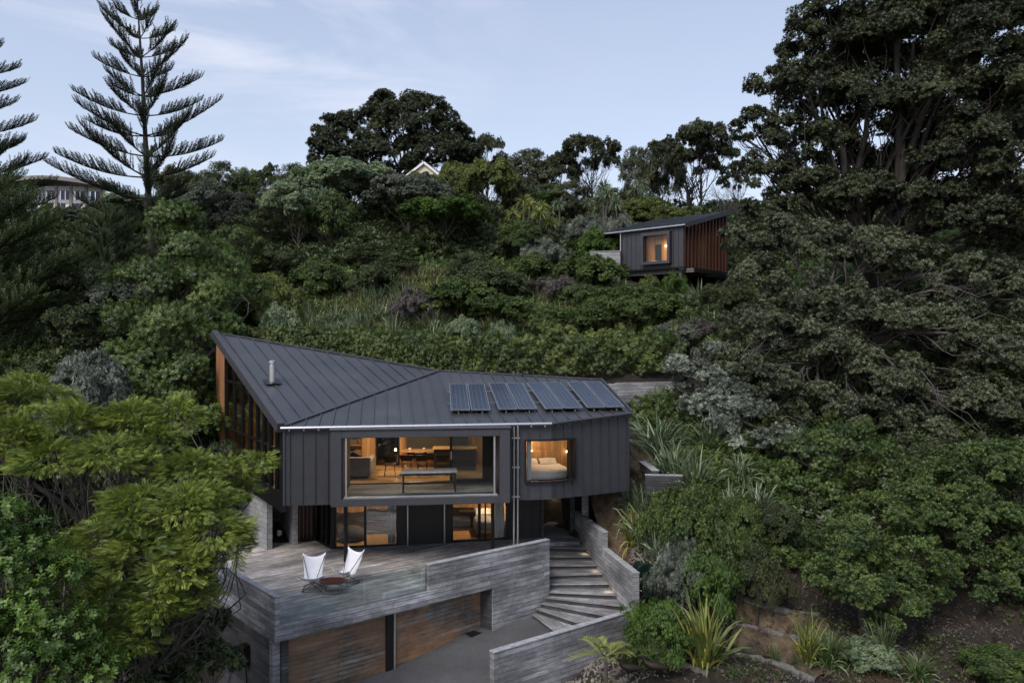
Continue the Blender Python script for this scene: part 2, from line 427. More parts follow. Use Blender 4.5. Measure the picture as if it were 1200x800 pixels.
# rear walls (board lined inside)
fb = Fr((-8.2, 33.62), (3.9, 34.05))
s0, z0 = fb.hit(440.5, 548); s1, z1 = fb.hit(468.3, 513)
mb = MB().box(0, s0, 0, .2, ZU, 6.3).box(s1, fb.L, 0, .2, ZU, 6.1).box(s0, s1, 0, .2, ZU, z0).box(s0, s1, 0, .2, z1+.6, 6.3)
mb.build('rear_wall', M['timber'], house, fb.M)
w = MB().box(s0, s0+.06, -.02, .1, z0, z1+.6).box(s1-.06, s1, -.02, .1, z0, z1+.6).box(s0+.06, s1-.06, -.02, .1, z0, z0+.06).build('window', M['black'], house, fb.M)
MB().box(s0+.06, s1-.06, .03, .05, z0+.06, z1+.6).build('pane', M['glass'], w, fb.M)
fc = Fr((-13.55, 35.75), (-8.2, 33.84))
MB().slope(0, fc.L, 0, .2, ZU, ZU, 7.9, 6.5).build('rear_wall', M['timber'], house, fc.M)
# ---- upper floor slab / soffit
upoly = [(D.x+.05, D.y+.08), (E.x, E.y+.3), (F.x-.1, F.y+.3), (3.85, 33.95), (-8.2, 33.55), (-13.5, 35.7)]
MB().prism(upoly, ZU+.003, ZF-.02).build('soffit', M['black'], house)
MB().prism([(-7.6, 27.2), (1.3, 28.1), (4.3, 29.7), (3.8, 33.9), (-8.2, 33.5), (-13.2, 35.4)], ZF-.018, ZF).build('timber_floor', M['timber_h'], house)

# ---- left glazed wall
f0 = Fr(A + Vector((.06,-.05,0)), D + Vector((0,.06,0)))
def ztop(s): return 8.4-.26 + (5.04-8.4)*s/f0.L
c0, _ = f0.hit(253.5, 450); c1, _ = f0.hit(263.5, 450)
MB().slope(c0, c1, .0, .08, ZU, ZU, ztop(c0), ztop(c1)).build('timber_panel', M['cedar'], house, f0.M)
mb = MB().slope(0, c0, -.06, .12, ZU, ZU, ztop(0), ztop(c0))
mull = [f0.hit(x, 450)[0] for x in (264.6, 274.5, 284, 293, 301.5, 309.5, 317, 324)]
for m in mull: mb.slope(m-.05, m+.05, -.05, .1, ZU, ZU, ztop(m-.05), ztop(m+.05))
mb.slope(f0.L-.25, f0.L-.02, -.05, .1, ZU, ZU, ztop(f0.L-.25), ztop(f0.L))
for z in (6.25, 4.2):
    se = (8.14-z)/(3.36/f0.L); mb.box(c1, min(se, f0.L-.2), -.03, .07, z-.035, z+.035)
mb.box(c1, f0.L, -.045, .12, ZU-.22, ZF+.15)
mb.build('curtain_wall_frame', M['black'], house, f0.M)
MB().quad((c1, .02, ZF), (f0.L-.2, .02, ZF), (f0.L-.2, .02, ztop(f0.L-.2)), (c1, .02, ztop(c1))).build('pane', M['glass_dark'], house, f0.M)
for i, m in enumerate((mull[0]+.25, mull[1]+.3, mull[3]-.55, mull[4]-.6, mull[6]-.5)):
    MB().slope(m, m+.5, .5, .62, ZF, ZF, ztop(m), ztop(m+.5)).build('timber_fin', M['timber'], house, f0.M)

# ---- bay frame (box window around the balcony)
fx = Fr(f1.pt(bx0, -.62, 0), f1.pt(bx1, -.62, 0))
ia, izt = fx.hit(401.5, 514); ib, _ = fx.hit(584.5, 510); _, izb = fx.hit(400, 585)
L = fx.L
bf = MB()
bf.box(0, ia-.04, 0, .64, 2.34, 4.96).box(ib+.04, L, 0, .64, 2.34, 4.96)
bf.box(ia-.04, ib+.04, 0, .64, izt+.02, 4.96).box(ia-.04, ib+.04, 0, .64, 2.34, izb)
bf.box(-.05, L+.05, -.05, .62, 4.96, 5.0)
bf.box(ia-.04, ia+.02, .1, 2.6, izb, izt+.05).box(ib-.02, ib+.04, .64, 2.6, izb, izt+.05)
bf.build('bay_surround', M['clad2'], house, fx.M, bevel=.012)
MB().box(ia+.02, ib-.02, .02, 2.62, 2.5, ZF+.02).build('balcony_floor', M['deck2'], house, fx.M)
bal = MB().box(ia+.12, ib-.12, .13, .145, ZF+.04, ZF+1.0).build('glass_balustrade', M['glass_bal'], house, fx.M)
MB().box(ia+.04, ib-.04, .11, .165, ZF+.021, ZF+.06).build('base_rail', M['silver'], bal, fx.M)
for s in (ia+.1, ib-.14): MB().box(s-.03, s+.03, .12, .17, ZF+.02, izt).build('steel_post', M['steel'], house, fx.M)
# sliding doors behind
fd = Fr(fx.pt(0, 2.62, 0), fx.pt(L, 2.62, 0))
d0 = fd.hit(528.5, 540)[0]; d1 = fd.hit(567, 540)[0]
mb = MB().box(ia, ib, 0, .12, ZF, ZF+.05).box(ia, ib, 0, .12, 4.88, 5.0)
for s in (d0, d1): mb.box(s-.05, s+.05, 0, .1, ZF+.05, 4.88)
mb.box(d1+.05, ib, .0, .1, ZF+.05, 4.88)
mb.box(d0+.05, d1-.05, 0, .1, ZF+.05, ZF+.14)
sl = mb.build('sliding_door', M['black'], house, fd.M)
MB().box(d0+.05, d1-.05, .04, .06, ZF+.14, 4.88).build('pane', M['glass_dark'], sl, fd.M)
MB().box(d0-.01, d0+.02, -.04, 0, ZF+.9, ZF+1.2).build('handle', M['steel'], sl, fd.M)

# ---- bedroom window (folds around the bend)
ww = root
fwm = MB()
for fr, a, b in ((f1, wa, f1.L), (f2, 0, wb)):
    for z in ((wz0-.06, wz0+.0), (wz1, wz1+.06)):
        p = [fr.pt(a-(.05 if fr is f1 else 0), y, 0) for y in (-.12, .2)]; q = [fr.pt(b+(.05 if fr is f2 else 0), y, 0) for y in (-.12, .2)]
        fwm.prism([(p[0].x, p[0].y), (q[0].x, q[0].y), (q[1].x, q[1].y), (p[1].x, p[1].y)], z[0], z[1])
def upr(fr, a, b, y0, y1, z0_, z1_, mbx):
    p = [fr.pt(a, y0, 0), fr.pt(b, y0, 0), fr.pt(b, y1, 0), fr.pt(a, y1, 0)]
    mbx.prism([(v.x, v.y) for v in p], z0_, z1_)
upr(f1, wa-.05, wa, -.12, .2, wz0, wz1, fwm); upr(f2, wb, wb+.05, -.12, .2, wz0, wz1, fwm)
upr(f2, wb-.16, wb-.10, .0, .2, wz0, wz1, fwm)
win = fwm.build('window', M['black'], house)
for fr, a, b in ((f1, wa, f1.L), (f2, 0, wb)):
    MB().quad(fr.pt(a, .05, wz0), fr.pt(b, .05, wz0), fr.pt(b, .05, wz1), fr.pt(a, .05, wz1)).build('pane', M['glass'], win)
# bedroom shell
fh = Fr((.15, 30.65), (4.1, 31.3))
MB().box(0, fh.L, 0, .1, ZF, 5.4).build('inner_wall', M['timber'], house, fh.M)
fp = Fr((.42, 27.9), (.35, 33.6))
MB().box(0, fp.L, 0, .1, ZF, 4.98).build('inner_wall', M['timber'], house, fp.M)
cur = MB().grid(lambda u, v: (wa+.05+.16*u, .16+.03*math.sin(u*18), wz0-.3+v*(wz1-wz0+.3)), 16, 1)
cur.build('curtain', M['curtain'], house, f1.M, smooth=True)
# twin downpipes
for px in (602.2, 606.8):
    s, _ = f1.hit(px, 540, -.12)
    p = f1.pt(s, -.12, 0)
    MB().tube([(p.x, p.y, 4.95), (p.x, p.y, .0)], .032, 8).build('downpipe', M['steel'], house)
for z in (4.55, 3.5, 2.45):
    s, _ = f1.hit(604.5, 540, -.12); MB().box(s-.14, s+.14, -.14, -.02, z-.02, z+.02).build('pipe_bracket', M['steel'], house, f1.M)

# ---- solar panels: four pairs on rails
pn = [((523.8,450),(565,449.3),(577.5,480.2),(531,480.6)), ((572,449.3),(612.5,448.8),(629.5,478.6),(585,479.4)),
      ((619,448.6),(659,447.8),(680.5,477.6),(636.5,478.8)), ((665,447.8),(704,446.9),(731,476.6),(687,477.4))]
def on_roof(px, py, h):
    r = Vector(((px-CX)/FOC, 1, -(py-CY)/FOC)); o = Vector((0,0,CZ)); q = D + nf*h
    return o + r*((q-o).dot(nf)/r.dot(nf))
for c in pn:
    q = [on_roof(x, y, .16) for x, y in c]
    cx = sum(q, Vector())/4; xd = (q[2]-q[3]).normalized(); yd = nf.cross(xd)
    Mm = Matrix(((xd.x, yd.x, nf.x, cx.x), (xd.y, yd.y, nf.y, cx.y), (xd.z, yd.z, nf.z, cx.z), (0,0,0,1)))
    w2 = ((q[1]-q[0]).length+(q[2]-q[3]).length)/4; h2 = abs((q[0]-q[3]).dot(yd))/2
    fr_ = MB()
    for a, b in ((-w2, -.02), (.02, w2)):
        fr_.box(a, b, -h2, -h2+.035, -.02, .022).box(a, b, h2-.035, h2, -.02, .022)
        fr_.box(a, a+.03, -h2+.035, h2-.035, -.02, .022).box(b-.03, b, -h2+.035, h2-.035, -.02, .022)
    for y in (-.45*h2, .45*h2): fr_.box(-w2-.1, w2+.1, y-.02, y+.02, -.07, -.022)
    for x in (-w2*.6, w2*.6): fr_.box(x-.02, x+.02, -h2, h2, -.15, -.071)
    sp = fr_.build('solar_panel', M['pv_frame'], house, Mm)
    for a, b in ((-w2+.03, -.05), (.05, w2-.03)):
        MB().box(a, b, -h2+.035, h2-.035, -.018, .016).build('cell_sheet', M['solar'], sp, Mm)
# flue
fp0 = Vector((0,0,0)); r = Vector(((319-CX)/FOC, 1, -(449-CY)/FOC)); o = Vector((0,0,CZ)); fp0 = o + r*((D-o).dot(nl)/r.dot(nl))
fl = MB().lathe([(.12, -.1), (.12, .72), (.085, .73), (.085, .80), (.14, .81), (.14, .90), (.0, .92)], fp0, 14).build('flue', M['steel'], house, smooth=False)
t1 = (A-D).normalized(); t2 = nl.cross(t1)
MB().quad(*[fp0+t1*a+t2*b+nl*.075 for a, b in ((-.3,-.3),(.3,-.3),(.3,.3),(-.3,.3))]).build('flashing', M['black'], fl, solid=.03)
vp = on_roof(612, 441, .0)
MB().tube([vp, vp+Vector((0,0,.35))], .03, 6).build('vent_pipe', M['black'], house)

# ---- lower storey
g1 = Fr((-6.95, 29.6), (1.3, 31.41))
ZL = 2.32
X = lambda px, fr=g1, d=0: fr.hit(px, 610, d)[0]
a_, b_, c_, d_, e_, f_, h_ = 0, X(428), X(467.5), X(528), X(562), X(596), X(636.5)
mb = MB().box(a_, b_, 0, .12, 0, .07).box(b_, c_, 0, .12, 0, .07).box(d_, f_, 0, .12, 0, .07).box(a_, f_, 0, .12, ZL-.1, ZL)
for s in (a_+.05, b_, c_-.05, d_+.05, e_, f_-.05): mb.box(s-.05, s+.05, -.01, .13, .07, ZL-.1)
mb.box(X(393.5)-.03, X(393.5)+.03, 0, .1, .07, ZL-.1).box(e_+.22, e_+.27, .01, .1, .07, ZL-.1)
gd = mb.build('glazed_doors', M['black'], house, g1.M)
MB().box(a_+.1, b_-.05, .05, .06, .07, ZL-.1).build('pane', M['glass'], gd, g1.M)
MB().box(b_+.05, c_-.1, .05, .06, .07, ZL-.1).build('pane', M['glass_mid'], gd, g1.M)
MB().box(d_+.1, e_-.05, .05, .06, .07, ZL-.1).build('pane', M['glass'], gd, g1.M)
MB().box(e_+.05, f_-.1, .05, .06, .07, ZL-.1).build('pane', M['glass'], gd, g1.M)
MB().box(c_, d_, 0, .15, 0, ZL).build('dark_boarding', M['blackwood'], house, g1.M)
MB().box(f_, h_, -.0, .15, 0, ZL).build('dark_boarding', M['blackwood'], house, g1.M)
for px in (477.5, 520.5):
    p = g1.pt(X(px), -.12, 0); MB().tube([(p.x, p.y, ZL), (p.x, p.y, 0)], .03, 8).build('steel_pole', M['steel'], house)
g0 = Fr((-8.0, 31.0), (-6.95, 29.6))
mb = MB().box(0, g0.L, 0, .12, 0, .07).box(0, g0.L, 0, .12, ZL-.1, ZL)
for s in (.06, g0.L*.42, g0.L*.7, g0.L-.05): mb.box(s-.06, s+.06, -.01, .13, .07, ZL-.1)
gd2 = mb.build('corner_glazing', M['black'], house, g0.M)
MB().box(.1, g0.L-.1, .05, .06, .07, ZL-.1).build('pane', M['glass'], gd2, g0.M)
gs = Fr((-8.6, 30.75), (-8.0, 31.0)); mb = MB()
for i in range(4): mb.box(.05+i*.15, .11+i*.15, -.05, .06, 0, ZL)
mb.build('slat_screen', M['slat'], house, gs.M)
MB().box(0, .7, .1, .15, 0, ZL).build('screen_backing', M['black'], house, gs.M)
gb = Fr((-11.3, 31.8), (-9.42, 29.5))
MB().box(0, gb.L, 0, .22, -.4, ZL).build('block_wall', M['block'], house, gb.M)
gb = Fr((-9.9, 32.3), (-8.62, 30.2))
MB().box(0, gb.L, 0, .2, 0, ZL).build('block_wall', M['block'], house, gb.M)
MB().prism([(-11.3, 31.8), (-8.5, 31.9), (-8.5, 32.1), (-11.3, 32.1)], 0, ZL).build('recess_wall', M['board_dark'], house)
MB().prism([(-12.2, 33), (-8.6, 31), (-6.9, 29.75), (1.3, 31.5), (1.3, 36), (-12.2, 36)], -.12, -.02).build('floor_slab', M['board_dark'], house)
MB().prism([(-7.8, 31), (-6.8, 29.8), (1.2, 31.6), (1.1, 34.4), (-7.8, 33.5)], -.018, .03).build('timber_floor', M['timber_h'], house)
gr = Fr((-8.0, 32.9), (1.3, 34.2))
MB().box(0, gr.L, 0, .1, 0, ZL).build('inner_wall', M['timber'], house, gr.M)
for x in (c_+.1, d_-.2): MB().box(x, x+.1, .16, 3.0, 0, ZL).build('inner_wall', M['timber'], house, g1.M)
MB().box(f_+.05, f_+.15, .16, 3.2, 0, ZL).build('inner_wall', M['timber'], house, g1.M)
for x0, x1 in ((X(455), c_-.12), (X(581), f_-.12)):
    MB().grid(lambda u, v: (x0+(x1-x0)*u, .22+.05*math.sin(u*26), .05+v*2.15), 40, 1).build('curtain', M['curtain'], house, g1.M, smooth=True)
for px, py in ((405, 658), (577.5, 652)):
    p = G(px, py, 0); MB().tube([(p[0], p[1], 0), (p[0], p[1], ZU+.02)], .07, 10).build('steel_post', M['black'], house)
# entrance recess
ge = Fr((1.25, 35.2), (2.9, 35.2))
MB().box(0, ge.L, 0, .1, 0, ZL).build('entry_wall', M['garage'], house, ge.M)
MB().prism([(1.2, 31.3), (1.3, 31.3), (1.3, 35.2), (1.2, 35.2)], 0, ZL).build('entry_wall', M['board_dark'], house)
# cables and lamps as real lights
def lamp(name, loc, power, size=.6, color=(1,.70,.42), rot=(0,0,0), shape='DISK', spread=None):
    l = bpy.data.lights.new(name, 'AREA'); l.shape = shape; l.size = size; l.energy = power; l.color = color
    if spread: l.spread = spread
    o = bpy.data.objects.new(name, l); o.location = loc; o.rotation_euler = rot; col.objects.link(o); return o
def bulb(name, loc, power, color=(1,.70,.42), r=.05):
    l = bpy.data.lights.new(name, 'POINT'); l.energy = power; l.color = color; l.shadow_soft_size = r
    o = bpy.data.objects.new(name, l); o.location = loc; col.objects.link(o); return o
KL = .85
for p, e in (((-6.2, 31.2, 4.85), 26), ((-4.0, 31.6, 4.85), 30), ((-1.4, 31.6, 4.85), 30), ((-10, 33.2, 5.4), 40)):
    lamp('ceiling_light', p, e*KL, .5)
bulb('bedside_light', (.8, 30.3, 4.1), 7*KL); bulb('bedside_light', (2.9, 30.8, 4.1), 7*KL)
lamp('ceiling_light', (1.9, 29.5, 4.8), 9*KL, .4)
lamp('ceiling_light', (-5.6, 31.4, 2.2), 26*KL, .4); lamp('ceiling_light', (-.9, 32.2, 2.2), 26*KL, .4)
lamp('entry_light', (1.9, 34.9, 1.2), 1.2*KL, .1, spread=R(120))
# ================================================================== TERRACE, WALLS, STAIRS, DRIVE
U = (Vector((1.34, 27.35, 0)) - Vector((-6.55, 21.2, 0))).normalized()
ft = Fr((-6.55, 21.2), (1.34, 27.35))
tc = [(-6.55+.02, 21.2+.02), (1.30, 27.33), (1.30, 31.2), (1.3, 34.9), (2.5, 34.9), (2.62, 31.6), (1.3, 31.0)]
def inv(fr, pts): return [tuple((fr.M.inverted() @ Vector((p[0], p[1], 0)))[:2]) for p in pts]
deckpoly = [(-6.5, 21.3), (1.22, 27.31), (1.4, 31.5), (-6.9, 29.75), (-8.3, 31.0), (-9.0, 30.5), (-8.6, 32.1), (-12.0, 32.2), (-12.1, 27.7)]
MB().prism(inv(ft, [(-6.5, 21.32), (1.22, 27.33), (1.28, 31.45), (-6.9, 29.7), (-8.2, 32.0), (-11.4, 32.0), (-11.6, 27.1)]), -.3, 0.0).build('terrace_deck', M['deck'], None, ft.M)['kind'] = 'structure'
MB().prism([(1.3, 30.6), (2.75, 30.9), (2.4, 35.3), (1.3, 35.3)], -.25, -.004).build('landing', M['step'], None)['kind'] = 'structure'
gl0, gl1 = .12, ft.hit(502, 690)[0]
tw = root('terrace_wall', (-3, 24, 0), 'long weathered board marked concrete wall along the terrace and over the garage', 'wall')
sA = ft.hit(577, 700)[0]
mb = MB().box(0, gl1, 0, .2, -.32, .1).box(gl1, ft.L, 0, .2, -.3, .93).box(sA, ft.L, .001, .2, -2.6, -.3)
mb.build('front_face', M['board'], tw, ft.M, bevel=.01)
MB().box(gl1, ft.L, -.012, .212, .932, .96).box(.13, gl1, -.012, .15, .1, .118).build('coping', M['boardcap'], tw, ft.M)
fs = Fr((-11.85, 27.25), (-6.55, 21.2))
MB().box(0, fs.L-.0, 0.001, .14, -.34, .93).build('side_face', M['board'], tw, fs.M, bevel=.01)
MB().box(0, fs.L+.01, -.012, .152, .932, .955).build('coping', M['boardcap'], tw, fs.M)
ret = Fr((-.98, 26.05), (-.66, 25.8))
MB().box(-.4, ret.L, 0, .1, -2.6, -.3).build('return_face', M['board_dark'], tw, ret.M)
rail = root('glass_railing', (-4.5, 23, .1), 'frameless glass railing of three panes along the front of the terrace', 'railing')
g_ = (gl1-.2)/3
for i, (a, b) in enumerate(((.16, 2.75), (2.77, 4.75), (4.77, gl1-.02))):
    MB().box(a, b, .07, .085, .05, .95).build('glass_panel', M['glass_rail'], rail, ft.M)
# garage front
gg = root('garage_front', (-5, 23, -2), 'brown timber garage front and door under the terrace', 'garage')
fg = Fr(ft.pt(.02, .25, 0), ft.pt(sA, .25, 0))
s_post = fg.hit(456, 760)[0]; s_l = fg.hit(332, 760)[0]
MB().box(.0, s_l, 0, .2, -3.4, -.31).build('wall_pier', M['board'], gg, fg.M)
MB().box(s_l+.02, s_post-.1, .05, .12, -3.4, -.31).build('garage_door', M['garage'], gg, fg.M)
MB().box(s_post-.1, s_post+.12, -.05, .12, -3.4, -.31).build('door_post', M['black'], gg, fg.M)
for s in (s_l, s_post+.17): MB().tube([(s, -.04, -3.4), (s, -.04, -.32)], .035, 8).build('steel_pole', M['steel'], gg, fg.M)
fg2 = Fr(fg.pt(s_post+.12, 0, 0), (-1.05, 26.15))
MB().box(0, fg2.L, 0, .15, -3.2, -.31).build('stained_wall', M['board_warm'], gg, fg2.M)
fl2 = Fr((-11.4, 27.1), (-6.50, 21.42))
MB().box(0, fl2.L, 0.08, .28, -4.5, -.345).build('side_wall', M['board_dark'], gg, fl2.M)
s, z = fl2.hit(291, 767, .08)
mb_ = root('meter_box', fl2.pt(s, .02, z), 'black meter box with trailing cable on the dark wall below the terrace', 'meter box')
MB().box(s-.15, s+.15, -.14, .08, z-.28, z+.3).box(s-.16, s+.16, -.17, .09, z+.3, z+.35).build('case', M['black'], mb_, fl2.M, bevel=.02)
MB().box(s-.08, s+.02, -.15, -.14, z+.02, z+.14).build('label_plate', M['silver'], mb_, fl2.M)
MB().box(s-.05, s+.03, -.17, -.141, z-.2, z-.1).build('switch', M['green_plastic'], mb_, fl2.M)
MB().tube([(s, 0, z-.28), (s+.02, .02, z-.7), (s-.03, .03, z-1.3)], .025, 6).build('cable', M['black'], mb_, fl2.M)
# ---- stair and side walls
rw = [(2.35, 35.2), (2.62, 32.0), (2.95, 30.3), (3.36, 28.55), (4.02, 25.5)]
sw = root('stair_wall', (3.4, 28.5, 0), 'stepped board marked concrete wall on the outer side of the entry stairs', 'wall')
def wallseg(p, q, z0, z1, mat, par, th=.2, d0=0.0, d1=0.0, cap=True, name='wall_face'):
    f = Fr(p, q); MB().box(-d0, f.L+d1, -th, 0, z0, z1).build(name, mat, par, f.M, bevel=.008)
    if cap: MB().box(-d0-.01, f.L+d1+.01, -th-.012, .012, z1+.001, z1+.025).build('coping', M['boardcap'], par, f.M)
# these run away -> towards camera: th extends to the outer side
def outer(p, q): return q, p
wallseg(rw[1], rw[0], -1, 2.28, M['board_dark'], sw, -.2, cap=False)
wallseg(rw[2], rw[1], -1, .92, M['board'], sw, .22)
wallseg(rw[3], rw[2], -2, .90, M['board'], sw, .22)
wallseg(rw[4], rw[3], -2.6, .30, M['board'], sw, .22)
MB().box(-.13, .13, -.1, .25, -.5, ZU).build('wall_pier', M['board'], sw, Matrix.Translation((2.98, 31.3, 0)))
lw = root('low_wall', (2, 24, -1.5), 'low sloping concrete wall beside the driveway at the stair foot', 'wall')
fw = Fr((-.64, 22.0), (4.10, 25.55))
MB().box(-2.2*0, fw.L, -.2, 0, -3.2, -.86).build('wall_face', M['board'], lw, fw.M, bevel=.01)
MB().box(-.01, fw.L+.01, -.215, .012, -.858, -.83).build('coping', M['boardcap'], lw, fw.M)
# steps: fan of treads turning round the end of the terrace wall
st = root('entry_stairs', (2.2, 28, -1), 'grey timber stairs fanning down between concrete walls to the driveway', 'stairs')
Lp = [(1.36, 31.3), (1.36, 30.5), (1.36, 29.75), (1.36, 29.0), (1.36, 28.3), (1.36, 27.75), (1.36, 27.35), (1.2, 27.18), (1.02, 27.04), (.86, 26.9), (.70, 26.75)]
Rp = [(2.88, 30.95), (2.98, 30.3), (3.1, 29.7), (3.22, 29.1), (3.36, 28.5), (3.52, 27.8), (3.68, 27.0), (3.84, 26.3), (3.75, 25.5), (2.9, 24.9), (1.9, 24.15)]
n = len(Lp)
for i in range(n):
    z = -.15*(i+1)+.14
    back = (Lp[i-1], Rp[i-1]) if i else ((1.36, 32.0), (2.75, 31.6))
    a = Vector((*Lp[i], 0)); b = Vector((*Rp[i], 0)); dr = (b-a).normalized(); a = a - dr*.05; b = b + dr*.0
    poly = [tuple(a[:2]), tuple(b[:2]), back[1], back[0]]
    if i == 8: poly = [tuple(a[:2]), tuple(b[:2]), (4.0, 25.7), back[1], back[0]]
    fr = Fr(a, b)
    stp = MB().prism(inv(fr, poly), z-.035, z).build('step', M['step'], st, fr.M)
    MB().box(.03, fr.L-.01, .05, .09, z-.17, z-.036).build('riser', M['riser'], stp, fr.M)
    if i in (2, 4, 6):
        pos = b - dr*.25 + Vector((0, .35, z+.20))
        o = lamp('step_light', pos, .3*KL, .08, rot=(0, 0, 0), spread=R(130))
# drive
dv = [(-8.0, 17.5), (-.3, 17.5), (-.55, 22.0), (2.2, 24.2), (4.0, 25.6), (1.3, 27.4), (-.7, 25.9), (-1.0, 26.2), (-6.6, 21.6), (-8.4, 20)]
def dz(x, y): return -2.45 + max(0, min(1, (x*.75+y-17.2)/9.0))*.83
def xr(y): return -.55 if y < 22.1 else min(4.1, -.55+(y-22.1)/.749)
def drv(u, v):
    y = 17+11*v; x = -9+(9+xr(y))*u; return (x, y, dz(x, y))
MBd = MB().grid(drv, 40, 44)
dr_o = MBd.build('driveway', M['asphalt'], None, smooth=True); dr_o['kind'] = 'structure'
gx = G(555, 747, -1.92)
MB().box(-.26, .26, -.22, .22, 0, .012).build('drain_grate', M['black'], None, Matrix.Translation((gx[0], gx[1], dz(gx[0], gx[1])+.005)) @ Matrix.Rotation(R(38), 4, 'Z'))
tag(bpy.data.objects['drain_grate'], 'small black drain grate set in the driveway by the garage corner', 'drain grate')
# ---- retaining walls up the slope
w = root('retaining_wall', (5.2, 31, 3), 'concrete retaining wall turning the corner beside the house end', 'wall')
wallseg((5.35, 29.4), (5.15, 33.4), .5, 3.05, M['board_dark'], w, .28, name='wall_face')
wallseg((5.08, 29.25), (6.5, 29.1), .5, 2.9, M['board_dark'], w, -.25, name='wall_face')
w = root('retaining_wall', (9, 31, 2), 'thin grey curved wall under the silver tree on the bank', 'wall')
wallseg((8.2, 31.2), (9.3, 30.9), .8, 2.55, M['board'], w, -.18); wallseg((9.3, 30.9), (10.4, 31.0), .8, 2.35, M['board'], w, -.18)
w = root('retaining_wall', (5, 37, 5), 'long grey boarded retaining wall behind the solar panel end of the roof', 'wall')
wallseg((2.0, 36.8), (5.0, 36.6), 2, 5.95, M['board'], w, -.2); wallseg((5.0, 36.6), (8.6, 37.8), 2, 6.0, M['board'], w, -.2)
# clay bank beside the stairs
rng = np.random.default_rng(5)
ph = rng.uniform(0, 6, 12)
def clay(u, v):
    pr = [(25.7, -1.3), (27.2, -.5), (28.6, .15), (29.6, .7), (30.4, 1.5), (30.9, 2.2), (31.3, 2.9), (33.5, 3.7)]
    k = v*(len(pr)-1); i = min(len(pr)-2, int(k)); y = pr[i][0]+(pr[i+1][0]-pr[i][0])*(k-i); z = pr[i][1]+(pr[i+1][1]-pr[i][1])*(k-i)
    x0 = np.interp(y, [25.5, 28.55, 30.3, 32, 35], [4.27, 3.61, 3.2, 2.9, 2.7]); x = x0+u*(5.9-x0); w = math.sin(u*math.pi)
    b = .16*math.sin(2.9*x+1.9*z+ph[0])+.12*math.sin(5.3*x-3.1*z+ph[1])+.06*math.sin(11*x+9*z+ph[2])+.04*math.sin(23*x-17*z)
    return (x, y-b*(.3+w), z+b*.5*w)
MB().grid(clay, 44, 60).build('clay_bank', M['clay'], None, smooth=True)
bpy.data.objects['clay_bank']['kind'] = 'structure'

# ================================================================== FURNITURE
def butterfly(loc, rz, label):
    t = root('butterfly_chair', (0,0,0), label, 'chair', 'white canvas chairs on the terrace')
    hw, hd = .36, .34
    # four top points: high back corners, low front corners
    bl, br_, fl_, fr_ = (-hw, .42, 1.02), (hw, .42, 1.02), (-.40, -.36, .52), (.40, -.36, .52)
    fm = MB(); feet = [(-.3, .28, .01), (.3, .28, .01), (-.3, -.28, .01), (.3, -.28, .01)]
    fm.tube([bl, (-.1, -.1, .28), feet[3]], .012, 6).tube([br_, (.1, -.1, .28), feet[2]], .012, 6)
    fm.tube([fl_, (-.05, 0, .26), feet[1]], .012, 6).tube([fr_, (.05, 0, .26), feet[0]], .012, 6)
    fm.tube([feet[0], feet[2]], .012, 6).tube([feet[1], feet[3]], .012, 6).tube([feet[2], feet[3]], .010, 6)
    fm.build('frame', M['black'], t)
    def sling(u, v):      # v 0 front .. 1 top; u across
        x = (u-.5)*2; prof = [(-.36, .50), (-.16, .34), (.06, .36), (.26, .62), (.42, 1.02)]
        k = v*4; i = min(3, int(k)); f = k-i; y = prof[i][0]*(1-f)+prof[i+1][0]*f; z = prof[i][1]*(1-f)+prof[i+1][1]*f
        wd = .40-.10*math.sin(v*math.pi)+(-.03*v); dip = (1-x*x)
        z -= .10*dip*(v**3)+.05*dip*(1-v); y += .07*dip*v
        z += .06*(1-math.sin(v*math.pi))*abs(x)**3
        return (x*wd, y, z)
    MB().grid(sling, 14, 18).build('seat_sling', M['white'], t, smooth=True, solid=.012)
    t.location = loc; t.rotation_euler = (0, 0, rz); return t
p1 = G(366, 691, .0); p2 = G(412, 682, .0); p3 = G(390, 694, .0)
butterfly((p1[0], p1[1]+.05, .005), R(8), 'white canvas butterfly chair facing out, the one farther from the glass railing post')
bpy.data.objects['butterfly_chair']['label'] = 'upright white butterfly chair on the terrace, its back to the block walls'
butterfly((p2[0]-.12, p2[1]-.1, .005), R(-32), 'white butterfly chair turned sideways on the terrace, nearest the black steel post')
t = root('side_table', (p3[0], p3[1]-.02, .004), 'low round brown topped wire table between the white butterfly chairs', 'table')
TM = Matrix.Translation((p3[0], p3[1]-.02, .004))
def oval(r, z): return [(.34*r*math.cos(a)*1.25, .34*r*math.sin(a), z) for a in [i*math.pi/10 for i in range(20)]]
q = MB(); n0 = 20; q.v += oval(1, .36)+oval(1, .40); q.f += [tuple(reversed(range(20))), tuple(range(20, 40))]+[(i, (i+1)%20, 20+(i+1)%20, 20+i) for i in range(20)]
q.build('table_top', M['leather'], t, TM)
q = MB()
for x, y in ((-.28,-.18),(.28,-.18),(.28,.18),(-.28,.18)): q.tube([(x, y, .36), (x*.7, y*.7, .2), (x*1.0, y*1.0, .01)], .009, 6)
q.tube([(-.28,-.18,.01),(.28,-.18,.01)], .009, 6).tube([(-.28,.18,.01),(.28,.18,.01)], .009, 6)
q.build('frame', M['black'], t, TM)
# slot drain line on deck omitted; lantern by the block wall
p = G(325.5, 633.5, .0)
MB().lathe([(.09,0),(.10,.02),(.10,.36),(.085,.38),(.085,.33),(.0,.33)], (0,0,0), 14).build('white_lantern', M['white'], None, Matrix.Translation((p[0], p[1]+.2, .004)))
tag(bpy.data.objects['white_lantern'], 'white cylinder lantern on the deck between the two block walls', 'lantern')

def part_boxes(name, mat, par, Mx, boxes, bevel=0):
    q = MB()
    for b in boxes: q.box(*b)
    return q.build(name, mat, par, Mx, bevel=bevel)
